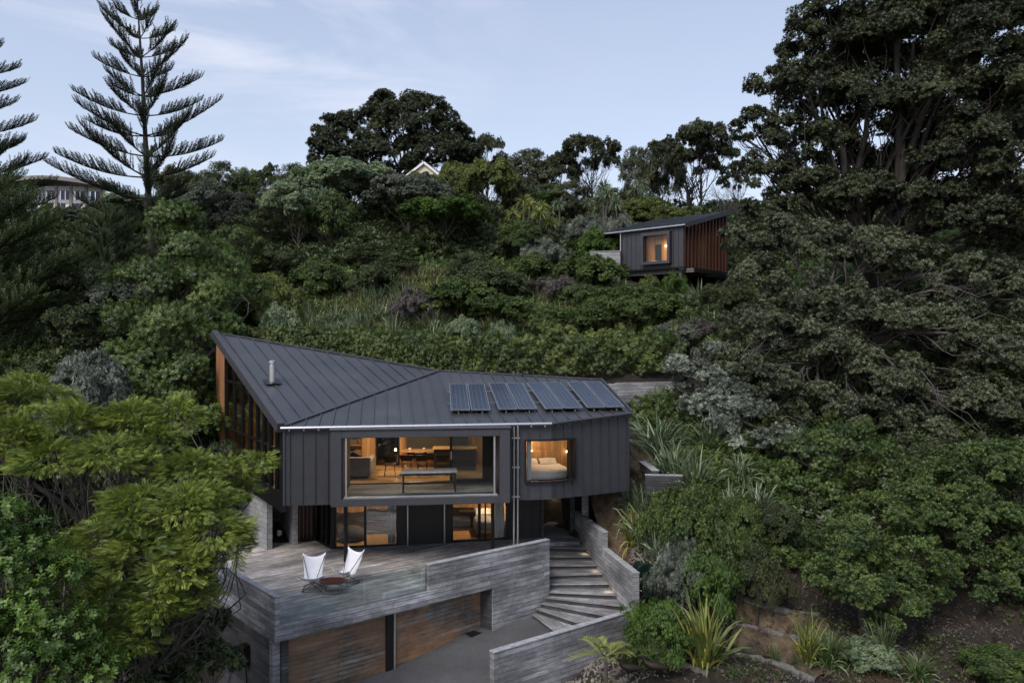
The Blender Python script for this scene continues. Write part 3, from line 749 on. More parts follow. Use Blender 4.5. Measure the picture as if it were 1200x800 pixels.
# balcony table (front edge px 470..536 at y 578)
a = G(471.5, 577.5, ZF+.02); b = G(534.5, 576, ZF+.02); Ft = Fr(a, b, ZF+.022)
t = root('balcony_table', Ft.pt(0,0,0), 'long grey topped black legged table on the balcony behind the glass', 'table')
part_boxes('table_top', M['boardcap'], t, Ft.M, [(-.05, Ft.L+.05, -.03, .78, .68, .73)], .01)
part_boxes('frame', M['black'], t, Ft.M, [(0, Ft.L, .02, .06, .60, .68), (0, Ft.L, .69, .73, .60, .68), (.02, Ft.L-.02, .3, .5, .24, .32)])
for x in (0, Ft.L-.06):
    for y in (0, .69): part_boxes('leg', M['black'], t, Ft.M, [(x, x+.06, y, y+.06, 0, .68)])
# living room furniture
def chair(px, py, rz, label):
    p = G(px, py, ZF); Mx = Matrix.Translation((p[0], p[1], ZF+.002)) @ Matrix.Rotation(rz, 4, 'Z')
    t = root('dining_chair', (p[0], p[1], ZF), label, 'chair', 'black dining chairs in the lit living room')
    for x in (-.2, .2):
        for y in (-.2, .2): MB().tube([(x*1.1, y*1.1, 0), (x*.8, y*.8, .44)], .014, 6).build('leg', M['black'], t, Mx)
    part_boxes('seat', M['black'], t, Mx, [(-.23, .23, -.22, .22, .44, .47)], .015)
    MB().grid(lambda u, v: ((u-.5)*(.44+.12*v), -.20-.06*v-.10*(1-(2*u-1)**2)*1, .60+.24*v), 8, 3).build('backrest', M['black'], t, Mx, solid=.02)
    MB().tube([(-.2, -.22, .45), (-.16, -.27, .62)], .012, 6).tube([(.2, -.22, .45), (.16, -.27, .62)], .012, 6).build('back_post', M['black'], t, Mx)
chair(457, 557, R(10), 'single black chair at the end of the dining table, with floor showing around it')
chair(477, 556, 0, 'black dining chair behind the near leg of the balcony table')
chair(495, 556, R(4), 'black dining chair second along from the balcony table leg')
chair(519, 556, R(-3), 'black dining chair close to the sliding door frame')
a = G(470, 551, ZF); Ft = Fr((a[0], a[1]+.3), (a[0]+3.2, a[1]+.55), ZF+.002)
t = root('dining_table', Ft.pt(0,0,0), 'long timber dining table inside the lit living room', 'table')
part_boxes('table_top', M['timber_h'], t, Ft.M, [(-.1, Ft.L, 0, .9, .71, .75)])
for x in (.1, Ft.L-.3):
    for y in (.08, .76): part_boxes('leg', M['timber_h'], t, Ft.M, [(x, x+.07, y, y+.07, 0, .71)])
for i, (x, y, r_) in enumerate(((.3, .4, .07), (.9, .45, .05), (1.5, .35, .06))):
    MB().lathe([(r_*.5, 0), (r_, .05), (r_*.95, .08), (r_*.8, .06), (0, .03)], (0,0,0), 12).build('bowl', M['linen'], None, Ft.M @ Matrix.Translation((x, y, .752)))
for i, lb in enumerate(('cream bowl on the dining table, nearest the single chair', 'small cream bowl in the middle of the dining table', 'cream bowl on the dining table toward the sliding door')):
    o = bpy.data.objects['bowl' if i == 0 else 'bowl.%03d' % i]; tag(o, lb, 'bowl', 'bowls on the dining table')
# sofa
a = G(402, 561, ZF); Sm = Matrix.Translation((a[0]-.95, a[1]+.0, ZF+.002)) @ Matrix.Rotation(R(4), 4, 'Z')
t = root('sofa', (a[0], a[1], ZF), 'pale grey sofa end beside the shelves in the living room', 'sofa')
part_boxes('sofa_body', M['greyfab'], t, Sm, [(0, 2.15-.15, 0, .22, .06, .82), (1.78, 2.0, .22, 1.9, .06, .66), (0, 1.78, .22, 1.9, .06, .40)], .05)
part_boxes('seat_cushion', M['greyfab'], t, Sm, [(.05, 1.76, .25, 1.88, .402, .52)], .05)
for i, (x, y, rr) in enumerate(((1.35, .35, .5), (1.0, .42, -.2))):
    MB().box(-.24, .24, -.08, .08, -.22, .22).build('cushion', M['darkfab'], None, Sm @ Matrix.Translation((x, y, .76)) @ Matrix.Rotation(rr, 4, 'Y') @ Matrix.Rotation(-.3, 4, 'X'), bevel=.07)
tag(bpy.data.objects['cushion'], 'dark grey scatter cushion leaning in the sofa corner, nearest the arm', 'cushion')
tag(bpy.data.objects['cushion.001'], 'dark grey scatter cushion farther along the sofa', 'cushion')
# shelves on rear wall
sx0 = fb.hit(398, 520, -.35)[0]; sx1 = fb.hit(424, 520, -.35)[0]
t = root('bookshelf', fb.pt(sx0, -.3, ZF), 'timber bookshelf on the rear wall above the sofa', 'bookshelf')
for z in (3.08, 3.48, 3.9): part_boxes('shelf', M['timber_h'], t, fb.M, [(sx0, sx1, -.35, -.004, z, z+.04)])
for x in (sx0-.04, sx1): part_boxes('side_panel', M['timber'], t, fb.M, [(x, x+.04, -.36, -.004, ZF+.002, 4.9)])
part_boxes('speaker_box', M['black'], None, fb.M, [(sx0+.25, sx0+.6, -.3, -.08, 3.122, 3.28)]); tag(bpy.data.objects['speaker_box'], 'small black box on the middle bookshelf', 'speaker')
q = MB(); x = sx0+.42
for i in range(9):
    h = .18+.07*((i*7)%4)/3; q.box(x, x+.035, -.3, -.08, 3.522, 3.522+h); x += .04
q.build('book_row', M['greyfab'], None, fb.M); tag(bpy.data.objects['book_row'], 'short row of grey books on the top shelf', 'books')
cx0 = fb.hit(425, 520, -.5)[0]; cx1 = fb.hit(439, 520, -.5)[0]
part_boxes('cupboard', M['timber'], None, fb.M, [(cx0, cx1, -.5, -.004, ZF+.002, 5.2)]); tag(bpy.data.objects['cupboard'], 'tall vertical board timber cupboard between shelves and rear window', 'cupboard')
# kitchen
k0 = fb.hit(475, 530, -.1)[0]; k1 = fb.hit(548, 530, -.1)[0]
t = root('kitchen_wall', fb.pt(k0, 0, ZF), 'dark kitchen wall units with two ovens behind the dining table', 'kitchen')
part_boxes('upper_cabinet', M['niche'], t, fb.M, [(k0+.1, k1, -.45, -.004, 3.28, 5.3)])
part_boxes('bench_top', M['timber_h'], t, fb.M, [(k0, k1, -.62, -.003, 2.88, 2.92)])
part_boxes('base_cabinet', M['timber'], t, fb.M, [(k0, k1, -.6, -.005, ZF+.002, 2.878)])
part_boxes('splashback', M['black'], t, fb.M, [(k0, k1, -.06, -.005, 2.922, 3.278)])
for px in (491.5, 505.5):
    s = fb.hit(px, 530, -.3)[0]; ov = part_boxes('oven', M['black'], t, fb.M, [(s-.27, s+.27, -.4, -.062, 2.924, 3.27)], .01)
    part_boxes('handle', M['steel'], ov, fb.M, [(s-.18, s+.18, -.43, -.401, 3.16, 3.19)])
s = fb.hit(517, 540, -1.6)[0]
t = root('kitchen_island', fb.pt(s, -1.6, ZF), 'timber topped dark kitchen island beside the sliding door frame', 'island')
part_boxes('counter', M['timber_h'], t, fb.M, [(s-.35, s+1.5, -1.75, -1.05, 3.5, 3.55)]); part_boxes('cabinet', M['black'], t, fb.M, [(s-.3, s+1.45, -1.7, -1.1, ZF+.002, 3.498)])
# reading light seen in the rear window
s, z = fb.hit(463.5, 527, -.9)
t = root('pendant_lamp', fb.pt(s, -.9, z), 'small lit pendant bulb hanging before the rear window', 'lamp')
MB().lathe([(.0,-.045),(.04,-.02),(.045,.02),(.02,.06)], fb.pt(s, -.9, z), 10).build('bulb', M['bulb'], t)
pp = fb.pt(s, -.9, z); MB().tube([pp+Vector((0,0,.06)), pp+Vector((0,0,1.4))], .008, 5).build('cord', M['black'], t)
# bed upstairs
Fb = Fr((.62, 28.35), (2.35, 28.75), ZF+.002)
def bed(fr, w, l, label, duv, zt=.0, hb=True):
    t = root('bed', fr.pt(w/2, l/2, 0), label, 'bed')
    part_boxes('bed_base', M['timber_h'], t, fr.M, [(0, w, 0, l, .12, .34)], .02)
    part_boxes('mattress', M['linen'], t, fr.M, [(.02, w-.02, .02, l-.02, .342, .54)], .05)
    MB().grid(lambda u, v: (-.06+(w+.12)*u, -.05+(l*.78)*v, .60-.34*max(0, (abs(u-.5)-.46)/.04)-.34*max(0, (.05-v)/.05)+.018*math.sin(9*u+5*v)*math.cos(7*v)), 30, 26).build('duvet', duv, t, fr.M, smooth=True, solid=.03)
    if hb: part_boxes('headboard', M['timber'], t, fr.M, [(-.1, w+.1, l, l+.06, .3, 1.05)])
    for i in (0, 1):
        c = Matrix.Translation((w*(.27+.46*i), l-.26, .66)) @ Matrix.Rotation(.5, 4, 'X')
        MB().grid(lambda u, v: ((u-.5)*.68, (v-.5)*.42, .09*(math.sin(u*math.pi)*math.sin(v*math.pi))**.5), 12, 10).build('pillow', M['linen'], t, fr.M @ c, smooth=True, solid=.05)
    return t
bed(Fb, 1.65, 1.95, 'cream bed with two pillows behind the upstairs corner window', M['linen'])
for px, lb in ((622.5, 'small lit wall lamp above the bed, beside the curtain'), (664.5, 'small lit wall lamp on the bedroom wall, beside the window frame')):
    s, z = fh.hit(px, 529, -.1); t = root('wall_lamp', fh.pt(s, -.1, z), lb, 'lamp')
    MB().lathe([(.0,-.04),(.035,-.02),(.035,.03),(.015,.05)], fh.pt(s, -.12, z), 10).build('bulb', M['bulb'], t)
    MB().box(s-.02, s+.02, -.1, -.001, z+.04, z+.07).build('bracket', M['black'], t, fh.M)
# downstairs lounge
def beanbag(px, py, r_, label):
    p = G(px, py, .03); pr = [(0, .0), (.8, .0), (1.0, .18), (1.0, .38), (.86, .62), (.55, .86), (.25, 1.0), (0, 1.03)]
    MB().lathe([(a*r_, b*r_*1.1) for a, b in pr], (0,0,0), 18).build('beanbag', M['darkfab'], None, Matrix.Translation((p[0], p[1], .034)) @ Matrix.Rotation(.12, 4, 'X'), smooth=True)
    return bpy.context.scene.objects
beanbag(414, 632, .52, ''); beanbag(397, 627, .42, '')
tag(bpy.data.objects['beanbag'], 'large charcoal beanbag just inside the lower glass doors', 'beanbag'); tag(bpy.data.objects['beanbag.001'], 'smaller dark beanbag behind the black door frame', 'beanbag')
p = G(549, 628, .03)
Fz = Fr((p[0]+.35, p[1]-.1), (p[0]+1.95, p[1]+.15), .032)
bed(Fz, 1.5, 1.8, 'low bed with grey brown throw behind the lower glass doors', M['greyfab'], hb=False)
part_boxes('nightstand', M['black'], None, Matrix.Translation((p[0]-.1, p[1]+1.15, .032)), [(-.35, .35, -.2, .25, .2, .78), (-.33, -.28, -.18, -.13, 0, .2), (.28, .33, -.18, -.13, 0, .2), (-.33,-.28,.18,.23,0,.2),(.28,.33,.18,.23,0,.2)])
tag(bpy.data.objects['nightstand'], 'black nightstand on legs beside the low bed downstairs', 'nightstand')
t = root('wall_lamp', (p[0]+.3, p[1]+1.5, 1.75), 'lit lamp with two bulbs above the downstairs nightstand', 'lamp')
for z in (1.65, 1.82): MB().lathe([(.0,-.04),(.04,-.02),(.04,.03),(.015,.05)], (p[0]+.3, p[1]+1.5, z), 10).build('bulb', M['bulb'], t)
MB().tube([(p[0]+.3, p[1]+1.5, 1.88), (p[0]+.3, p[1]+1.5, 2.3)], .008, 5).build('cord', M['black'], t)
p = G(395, 600.5, 0)
# entry wall lamp
s, z = ge.hit(643.8, 597.5, -.05); t = root('wall_lamp', ge.pt(s, -.05, z), 'small lit lamp on the rear wall of the entry recess', 'lamp')
MB().box(s-.05, s+.05, -.08, -.004, z-.05, z+.05).build('lamp_face', M['bulb'], t, ge.M)
MB().box(s-.07, s+.07, -.05, -.003, z+.051, z+.07).build('hood', M['black'], t, ge.M)
# garden objects beside the stairs
def drum(px, py, Y, w, h, d, rz, label, cat, name):
    c = P(px, py, Y); Mx = Matrix.Translation(c) @ Matrix.Rotation(rz, 4, 'Z')
    t = root(name, c, label, cat)
    prof = [(-.5,-.5),(.5,-.5),(.5,.15),(.36,.42),(.12,.5),(-.12,.5),(-.36,.42),(-.5,.15)]
    q = MB(); k = len(prof)
    for y in (-d/2, d/2): q.v += [(a*w, y, b*h) for a, b in prof]
    q.f += [tuple(range(k)), tuple(reversed(range(k, 2*k)))]+[((i+1)%k, i, k+i, k+(i+1)%k) for i in range(k)]
    q.build('case', M['green_plastic'], t, Mx, bevel=.03)
    MB().box(-w*.52, w*.52, -d/2-.02, d/2+.02, -h*.5, -h*.42).build('rim', M['black'], t, Mx)
    MB().tube([(-w*.5, -d*.3, -h*.1), (-w*.5-.25, -d*.4, h*.05)], .02, 6).build('tap', M['steel'], t, Mx)
drum(754, 666, 26.6, .62, .46, .5, R(10), 'dark green domed plastic box on the bank above the stair wall end', 'box', 'garden_box')
drum(759, 690, 25.9, .36, .42, .4, R(-14), 'small dark green pump box below the domed box', 'pump', 'pump_box')
def bird(px, py, Y, s_, rz, label, turn=0):
    c = P(px, py, Y); Mx = Matrix.Translation(c) @ Matrix.Rotation(rz, 4, 'Z') @ Matrix.Scale(s_, 4)
    t = root('bird_sculpture', c, label, 'sculpture', 'rusted bird sculptures on the bank')
    pts = [(-.55, 0, .02), (-.38, 0, .06), (-.15, 0, .09), (.1, 0, .12), (.28, 0, .2), (.36, 0, .33), (.42, 0, .42), (.50, 0, .44), (.56, 0, .42), (.78, 0, .34)]
    MB().tube(pts, [.015, .08, .15, .16, .10, .05, .05, .06, .03, .008], 12).build('body', M['rust'], t, Mx, smooth=True)
    for y in (-.06, .06): MB().tube([(.0, y, .0), (.06, y, -.2), (-.02, y, -.42)], .014, 6).tube([(-.02, y, -.42), (.12, y, -.43)], .012, 5).build('leg', M['rust'], t, Mx)
bird(738, 785, 21.6, .75, R(186), 'rusted metal bird sculpture bending low beside the nikau seedling')
bird(766, 783, 22.0, .8, R(172), 'rusted metal bird sculpture striding among stones, farther from the low wall')
# ================================================================== TERRAIN
CTRL = np.array([
 (-60,0,-14),(0,0,-10),(60,0,-6),(-30,12,-8),(30,12,-5),(-60,25,-9),(60,25,2),
 (-25,20,-6),(-14,20,-5),(-8,18,-4),(-6,21,-3.4),(-9,24,-3.4),(-11,27,-1.2),(-13,30,.2),(-12.3,33,1.5),(-16,30,-.5),(-3,22,-3.2),(0,19,-3.2),(1,21,-2.6),(3,22.5,-2.1),(4.6,24.5,-1.5),
 (-2,26,-3),(1,26,-2.6),(2.4,28.5,-1.8),(-6,30,-.8),(0,31,-.8),(2,34,-.6),
 (7,22,-1.9),(8,24.2,-1.4),(10,22,-2.0),(14,22,-2.0),(20,22,-1.8),(7,24.5,-1.35),(10,24.5,-1.5),(15,25,-1.2),(20,25,-.8),
 (5.4,27,-.2),(7,26,.0),(7,27.5,1.0),(8.6,26.5,.2),(8.6,28.3,1.5),(12,27,-.3),(17,27,.2),(5.5,29,.9),(5.9,31,2.4),(7,29.5,2.2),(8,30,2.3),(12,30,1.2),(18,31,2.5),(24,32,4),(6,34,4.0),(10,34,4.2),(16,36,5.2),(24,38,8),
 (-3,36,2.2),(3,35.8,2.5),(-10,37,2.6),(-3,38.4,5.0),(3,38,5.4),(9,38.5,5.9),(-14,38,4.2),(-20,34,1.2),(-26,38,3.5),(-20,42,5.5),
 (-10,41,6.7),(0,41,6.6),(8,42,7.2),(16,43,8.6),(0,46,9.3),(-12,46,8.6),(10,47,10),(18,50,11.4),(10,52,11.1),(12,50.5,10.6),(10,57,12.6),(16,60,14.3),(0,52,11.9),(-14,52,11),(-26,50,9),
 (14,56,11.6),(0,58,14.6),(-14,58,13.6),(-28,60,13.2),(24,60,15),(0,68,18.2),(-20,70,17.8),(-40,70,16),(22,70,18),(40,60,19),(45,45,14),
 (0,82,21.5),(-25,84,21.5),(-45,90,22.5),(25,84,21),(60,80,24),(0,105,22),(-57,95,22.6),(-50,110,22),(50,110,22),(0,150,10),(-80,150,8),(80,150,8),(-90,60,8),(95,60,20),
 (0,-30,-14),(-90,0,-14),(90,0,-6),(0,200,-8),(-150,200,-8),(150,200,-8),(-160,60,-8),(160,60,4),(160,-20,-10),(-160,-20,-14)], float)
def tps_fit(P_, lam=.6):
    n = len(P_); d = np.hypot(P_[:,None,0]-P_[None,:,0], P_[:,None,1]-P_[None,:,1])
    K = d + lam*0*np.eye(n)                      # linear kernel: no overshoot
    Q = np.c_[np.ones(n), P_[:,:2]]
    Am = np.block([[K - lam*np.eye(n), Q], [Q.T, np.zeros((3,3))]])
    return np.linalg.solve(Am, np.r_[P_[:,2], 0, 0, 0])
TW = tps_fit(CTRL)
def zt(x, y):
    x = np.atleast_1d(np.asarray(x, float)); y = np.atleast_1d(np.asarray(y, float))
    d = np.hypot(x[:,None]-CTRL[None,:,0], y[:,None]-CTRL[None,:,1])
    return d @ TW[:len(CTRL)] + TW[-3] + TW[-2]*x + TW[-1]*y
def z1(x, y): return float(zt(x, y)[0])
def rough(x, y, near):
    return near*(.12*np.sin(1.7*x+.9*y)+.09*np.sin(3.1*y-1.3*x+1)+.05*np.sin(6.3*x+5*y)+.03*np.sin(11*x-9*y))
def terrain():
    def axis(lo, hi, a, b, st, grow):
        v = list(np.arange(a, b, st)); s = st
        while v[-1] < hi: s *= grow; v.append(v[-1]+s)
        s = st; w = [a]
        while w[-1] > lo: s *= grow; w.append(w[-1]-s)
        return np.array(sorted(set(w[1:])) + v)
    xs = axis(-2500, 2500, -26, 28, .3, 1.12); ys = axis(-600, 3500, 17, 60, .3, 1.12)
    Xg, Yg = np.meshgrid(xs, ys, indexing='ij'); x, y = Xg.ravel(), Yg.ravel()
    xc, yc = np.clip(x, -160, 160), np.clip(y, -30, 200)
    z = np.concatenate([zt(xc[i:i+20000], yc[i:i+20000]) for i in range(0, len(x), 20000)])
    far = np.hypot(x-xc, y-yc); z = z - np.minimum(far*.03, 12)
    z = z + rough(x, y, 1.0)*np.exp(-((np.abs(y-30)/60)**2))
    me = bpy.data.meshes.new('hillside'); V = np.c_[x, y, z]
    nx, ny = len(xs), len(ys); i, j = np.meshgrid(np.arange(nx-1), np.arange(ny-1), indexing='ij'); a = (i*ny+j).ravel()
    Q = np.c_[a, a+ny, a+ny+1, a+1]
    o = np_mesh('hillside', V, Q, M['earth'], None, smooth=True); o['kind'] = 'structure'
    return o
def np_mesh(name, V, Q, mat, tint=None, parent=None, smooth=False, link=True):
    me = bpy.data.meshes.new(name); nv, nq = len(V), len(Q)
    me.vertices.add(nv); me.vertices.foreach_set('co', np.ascontiguousarray(V, np.float32).ravel())
    me.loops.add(nq*4); me.loops.foreach_set('vertex_index', np.ascontiguousarray(Q, np.int32).ravel())
    me.polygons.add(nq); me.polygons.foreach_set('loop_start', np.arange(0, nq*4, 4, dtype=np.int32))
    if smooth: me.polygons.foreach_set('use_smooth', np.ones(nq, bool))
    if tint is not None:
        at = me.attributes.new('tint', 'FLOAT', 'FACE'); at.data.foreach_set('value', np.ascontiguousarray(np.clip(tint, 0, 1), np.float32))
    me.update(); me.materials.append(mat)
    if not link: return me
    o = bpy.data.objects.new(name, me); col.objects.link(o); o.parent = parent; return o

# ================================================================== FOLIAGE TOOLS
def unit(v): return v/np.maximum(np.linalg.norm(v, axis=-1, keepdims=True), 1e-9)
def leafquad(o, d, n, l, w):
    """pointed leaf: base, side, tip, side"""
    s = unit(np.cross(d, n)); m = o+d*l*.5+n*w*.12
    return np.array([o, m+s*w*.5, o+d*l-n*l*.10, m-s*w*.5])
def template(kind, seed=0):
    r = np.random.default_rng(seed); V = []; 
    if kind == 'rosette':        # broad leaves round a twig end
        for i in range(8):
            a = i*2.4; el = .25+.9*(i/8); d = np.array([math.cos(a)*math.cos(el), math.sin(a)*math.cos(el), math.sin(el)])
            V.append(leafquad(d*.08, d, unit(np.cross(d, np.array([-math.sin(a), math.cos(a), 0]))), .85+.2*r.random(), .42))
    elif kind == 'sprig':        # a twig with alternate leaves
        for i in range(8):
            t = i/8; a = i*2.4; o = np.array([0, 0, t*.9]); d = unit(np.array([math.cos(a), math.sin(a), .35]))
            V.append(leafquad(o, d, unit(np.array([-.2*math.cos(a), -.2*math.sin(a), 1.])), .55, .3))
    elif kind == 'fine':         # many narrow leaves
        for i in range(10):
            a = i*2.4; el = .1+1.1*(i/10); d = np.array([math.cos(a)*math.cos(el), math.sin(a)*math.cos(el), math.sin(el)])
            V.append(leafquad(np.zeros(3), d, unit(np.cross(d, np.array([-math.sin(a), math.cos(a), 0]))), .8+.3*r.random(), .16))
    elif kind == 'frond':        # feathery spray along z, nodding to +x
        n = 8
        for i in range(n):
            t = i/(n-1); o = np.array([.22*t**2.0, 0, t*1.0-.12*t*t]); ln = .52*(1-.45*t)
            for s in (-1, 1):
                d = unit(np.array([.25*t-.12, s*.50, .85])); V.append(leafquad(o, d, unit(np.array([1., s*.3, .15])), ln, .062))
    elif kind == 'brush':        # upturned conifer branchlet
        for i in range(12):
            a = i*2.4; t = i/12; o = np.array([0, 0, t*.8]); d = unit(np.array([math.cos(a)*.55, math.sin(a)*.55, .85]))
            V.append(leafquad(o, d, unit(np.cross(d, np.array([-math.sin(a), math.cos(a), 0]))), .30, .11))
    elif kind == 'blades':
        for i in range(7):
            a = i*.9+r.random()*.3; el = 1.0+.4*r.random(); d = np.array([math.cos(a)*math.cos(el), math.sin(a)*math.cos(el), math.sin(el)])
            V.append(leafquad(np.zeros(3), d, unit(np.cross(d, np.array([-math.sin(a), math.cos(a), 0]))), 1.0, .07))
    V = np.array(V); return V.reshape(-1, 3), np.arange(len(V)*4).reshape(-1, 4)
TPL = {k: template(k, i) for i, k in enumerate(('rosette', 'sprig', 'fine', 'frond', 'brush', 'blades'))}
def stamp(kind, P_, N_, S_, rng, tint, spin=None, tj=.12):
    T, Q = TPL[kind]; k = len(P_); N_ = unit(N_)
    if spin is None:
        ref = unit(rng.normal(size=(k, 3)))
    else: ref = spin
    x = unit(ref - N_*np.sum(ref*N_, 1, keepdims=True)); y = np.cross(N_, x)
    Bm = np.stack([x, y, N_], 1)                       # rows
    V = np.einsum('mc,kcd->kmd', T, Bm)*S_[:,None,None] + P_[:,None,:]
    m = len(T); Qs = (Q[None]+np.arange(k)[:,None,None]*m).reshape(-1, 4)
    tt = np.repeat(tint, len(Q)) + rng.normal(0, tj, k*len(Q))
    return V.reshape(-1, 3), Qs, tt
def tubes(PL, RD, m=5):
    """PL (k,n,3) polylines, RD (k,n) radii"""
    PL = np.asarray(PL, float); k, n, _ = PL.shape
    T = np.empty_like(PL); T[:,1:-1] = PL[:,2:]-PL[:,:-2]; T[:,0] = PL[:,1]-PL[:,0]; T[:,-1] = PL[:,-1]-PL[:,-2]; T = unit(T)
    ref = np.where(np.abs(T[...,2:3]) < .9, np.array([0,0,1.]), np.array([1.,0,0])); Xv = unit(np.cross(T, ref)); Yv = np.cross(T, Xv)
    a = np.arange(m)*2*math.pi/m
    V = PL[:,:,None]+(Xv[:,:,None]*np.cos(a)[:,None]+Yv[:,:,None]*np.sin(a)[:,None])*np.asarray(RD)[:,:,None,None]
    base = (np.arange(k)*n*m)[:,None,None]; i = np.arange(n-1)[None,:,None]*m; j = np.arange(m)[None,None,:]; j2 = (j+1) % m
    Q = np.stack(np.broadcast_arrays(base+i+j, base+i+j2, base+i+m+j2, base+i+m+j), -1).reshape(-1, 4)
    return V.reshape(-1, 3), Q
def bez(a, b, rng, n=6, sag=.15, wig=.06, up=.0):
    """k curved limbs a->b"""
    a, b = np.atleast_2d(a), np.atleast_2d(b); k = len(a); L = np.linalg.norm(b-a, axis=1)[:,None]
    mid = (a+b)/2 + rng.normal(size=(k,3))*L*sag*.6 + np.array([0,0,1.])*L*up
    t = np.linspace(0, 1, n)[None,:,None]
    Pn = (1-t)**2*a[:,None]+2*t*(1-t)*mid[:,None]+t*t*b[:,None]
    w = sum(np.sin(q*math.pi*t)*rng.normal(size=(k,1,3))*L[:,None]*wig*a for q, a in ((1, 1.3), (2, .9), (3, .6), (5, .3)))
    return Pn+w
def join(parts):
    V = []; Q = []; T = []; o = 0
    for p in parts:
        V.append(p[0]); Q.append(p[1]+o); o += len(p[0])
        if len(p) > 2: T.append(p[2])
    return np.concatenate(V), np.concatenate(Q), (np.concatenate(T) if T else None)
def sph(rng, n, zmin):
    z = rng.uniform(zmin, 1, n); a = rng.uniform(0, 2*math.pi, n); r = np.sqrt(1-z*z); return np.c_[r*np.cos(a), r*np.sin(a), z]
def crown(rng, lobes, kind='rosette', size=.3, sub=.38, nsub=15, dens=1.0, flat=.75, zmin=-.35, up=.35, gap=.0, bias=.0, tj=.17, droop=0, subflat=.9):
    """leaf mesh for a crown from lobes (x,y,z,r); also sub-puff centres for the twigs"""
    L = np.asarray(lobes, float); C_, Rr, LI = [], [], []
    for i, (x, y, z, r) in enumerate(L):
        d = sph(rng, nsub, zmin); c = np.array([x, y, z]) + d*r*np.array([1, 1, flat])*rng.uniform(.72, 1.08, (nsub, 1))
        C_.append(c); Rr.append(r*sub*rng.uniform(.65, 1.35, nsub)); LI.append(np.full(nsub, i))
    C_, Rr, LI = np.concatenate(C_), np.concatenate(Rr), np.concatenate(LI)
    keep = np.ones(len(C_), bool)
    for i, (x, y, z, r) in enumerate(L):
        dd = np.linalg.norm((C_-np.array([x,y,z]))/np.array([1,1,flat]), axis=1)/r; keep &= ~((dd < .62) & (LI != i))
    keep &= rng.random(len(C_)) > gap
    C_, Rr, LI = C_[keep], Rr[keep], LI[keep]
    n = np.maximum(3, (dens*2.2*Rr**2*4/(size**2)).astype(int)); idx = np.repeat(np.arange(len(C_)), n); k = len(idx)
    d = sph(rng, k, -.45); Pp = C_[idx]+d*Rr[idx][:,None]*np.array([1, 1, subflat])*rng.uniform(.55, 1.12, (k, 1))
    out = unit(C_[idx]-L[LI[idx], :3]); Nn = d*.6+out*.35+np.array([0,0,1.])*up+rng.normal(size=(k,3))*.28
    tint = .42+bias+rng.normal(0, .20, len(C_))[idx]+rng.normal(0, .15, k)
    spin = None
    if droop: spin = unit(out*np.array([1,1,0])+d*.3+rng.normal(size=(k,3))*.25); Nn = out*.9+d*.5+np.array([0,0,1.])*up+rng.normal(size=(k,3))*.2
    S_ = size*rng.uniform(.7, 1.3, k)
    return stamp(kind, Pp, Nn, S_, rng, tint, spin, tj), C_, LI
def limbs(rng, base, fork, L, C_, LI, r0, twig=.6, lean=.0, wig=.05):
    base, fork = np.array(base, float), np.array(fork, float); L = np.asarray(L, float); parts = []
    tr = bez(base, fork, rng, 8, .06, .02); parts.append(tubes(tr, np.linspace(r0, r0*.75, 8)[None], 9))
    k = len(L); st = base+(fork-base)*rng.uniform(.55, 1, (k,1)); st[0] = fork
    en = L[:,:3].copy(); en[:,2] -= L[:,3]*.15
    lm = bez(st, en, rng, 8, .16, wig*.6, .05); parts.append(tubes(lm, np.linspace(1, .35, 8)[None]*(r0*.30*np.clip(L[:,3:4]/L[:,3].mean(), .6, 1.3)), 7))
    sel = rng.random(len(C_)) < twig; c = C_[sel]; li = LI[sel]
    s2 = lm[li, rng.integers(3, 8, len(c))]
    if len(c): parts.append(tubes(bez(s2, c, rng, 9, .22, wig), np.linspace(1, .25, 9)[None]*np.full((len(c),1), min(.035, r0*.10)), 4))
    return join(parts)

# ---- stock of plant shapes (unit plants in real metres; scaled a little when placed)
STOCK = {}
def make_tree(key, seed, H, Rw, cb, nl, lr, kind, size, flat=.9, trunk=.22, twig=.6, gap=0., nsub=17, dens=1., up=.35, multi=1, sub=.34, zmin=-.45, droop=0, cone=.0, tj=.17, subflat=.95):
    rng = np.random.default_rng(seed); lobes = []
    zc = H*cb+ (H-H*cb)*.42
    lobes.append((0, 0, H-lr*flat*1.15, lr))
    for i in range(nl-1):
        f = (i+.5)/(nl-1); zz = 1-1.55*f if cb > .1 else 1-1.25*f
        rr = math.sqrt(max(0, 1-min(1, abs(zz))**2.2)) if not cone else (1-max(zz, -.2))*.62+.1
        a = i*2.4+rng.uniform(-.4, .4); rr = min(1, rr+.12)
        r = lr*rng.uniform(.6, 1.25)
        lobes.append(((Rw-r*.9)*rr*math.cos(a)*rng.uniform(.8, 1.1), (Rw-r*.9)*rr*math.sin(a)*rng.uniform(.8, 1.1), max(r*.55*flat, zc+(H-zc-r*flat)*zz), r))
    (lv, C_, LI) = crown(rng, lobes, kind, size, sub, nsub, dens, flat, zmin, up, gap, 0, tj, droop, subflat)
    parts = []
    for q in range(multi):
        a = q*2.1; b = (math.cos(a)*.22*Rw*.3*(multi > 1), math.sin(a)*.22*Rw*.3*(multi > 1), -.6)
        fk = (math.cos(a)*Rw*.18*(multi > 1), math.sin(a)*Rw*.18*(multi > 1), H*max(cb, .18)*.8)
        parts.append(limbs(rng, b, fk, lobes, C_, LI, trunk*(1 if multi == 1 else .7), twig/multi)[:2])
    tv = join(parts)
    STOCK[key] = (np_mesh('crown', lv[0], lv[1], None_mat, lv[2], link=False), np_mesh('trunk', tv[0], tv[1], M['bark'], link=False, smooth=True), H, Rw)
None_mat = M['bark']
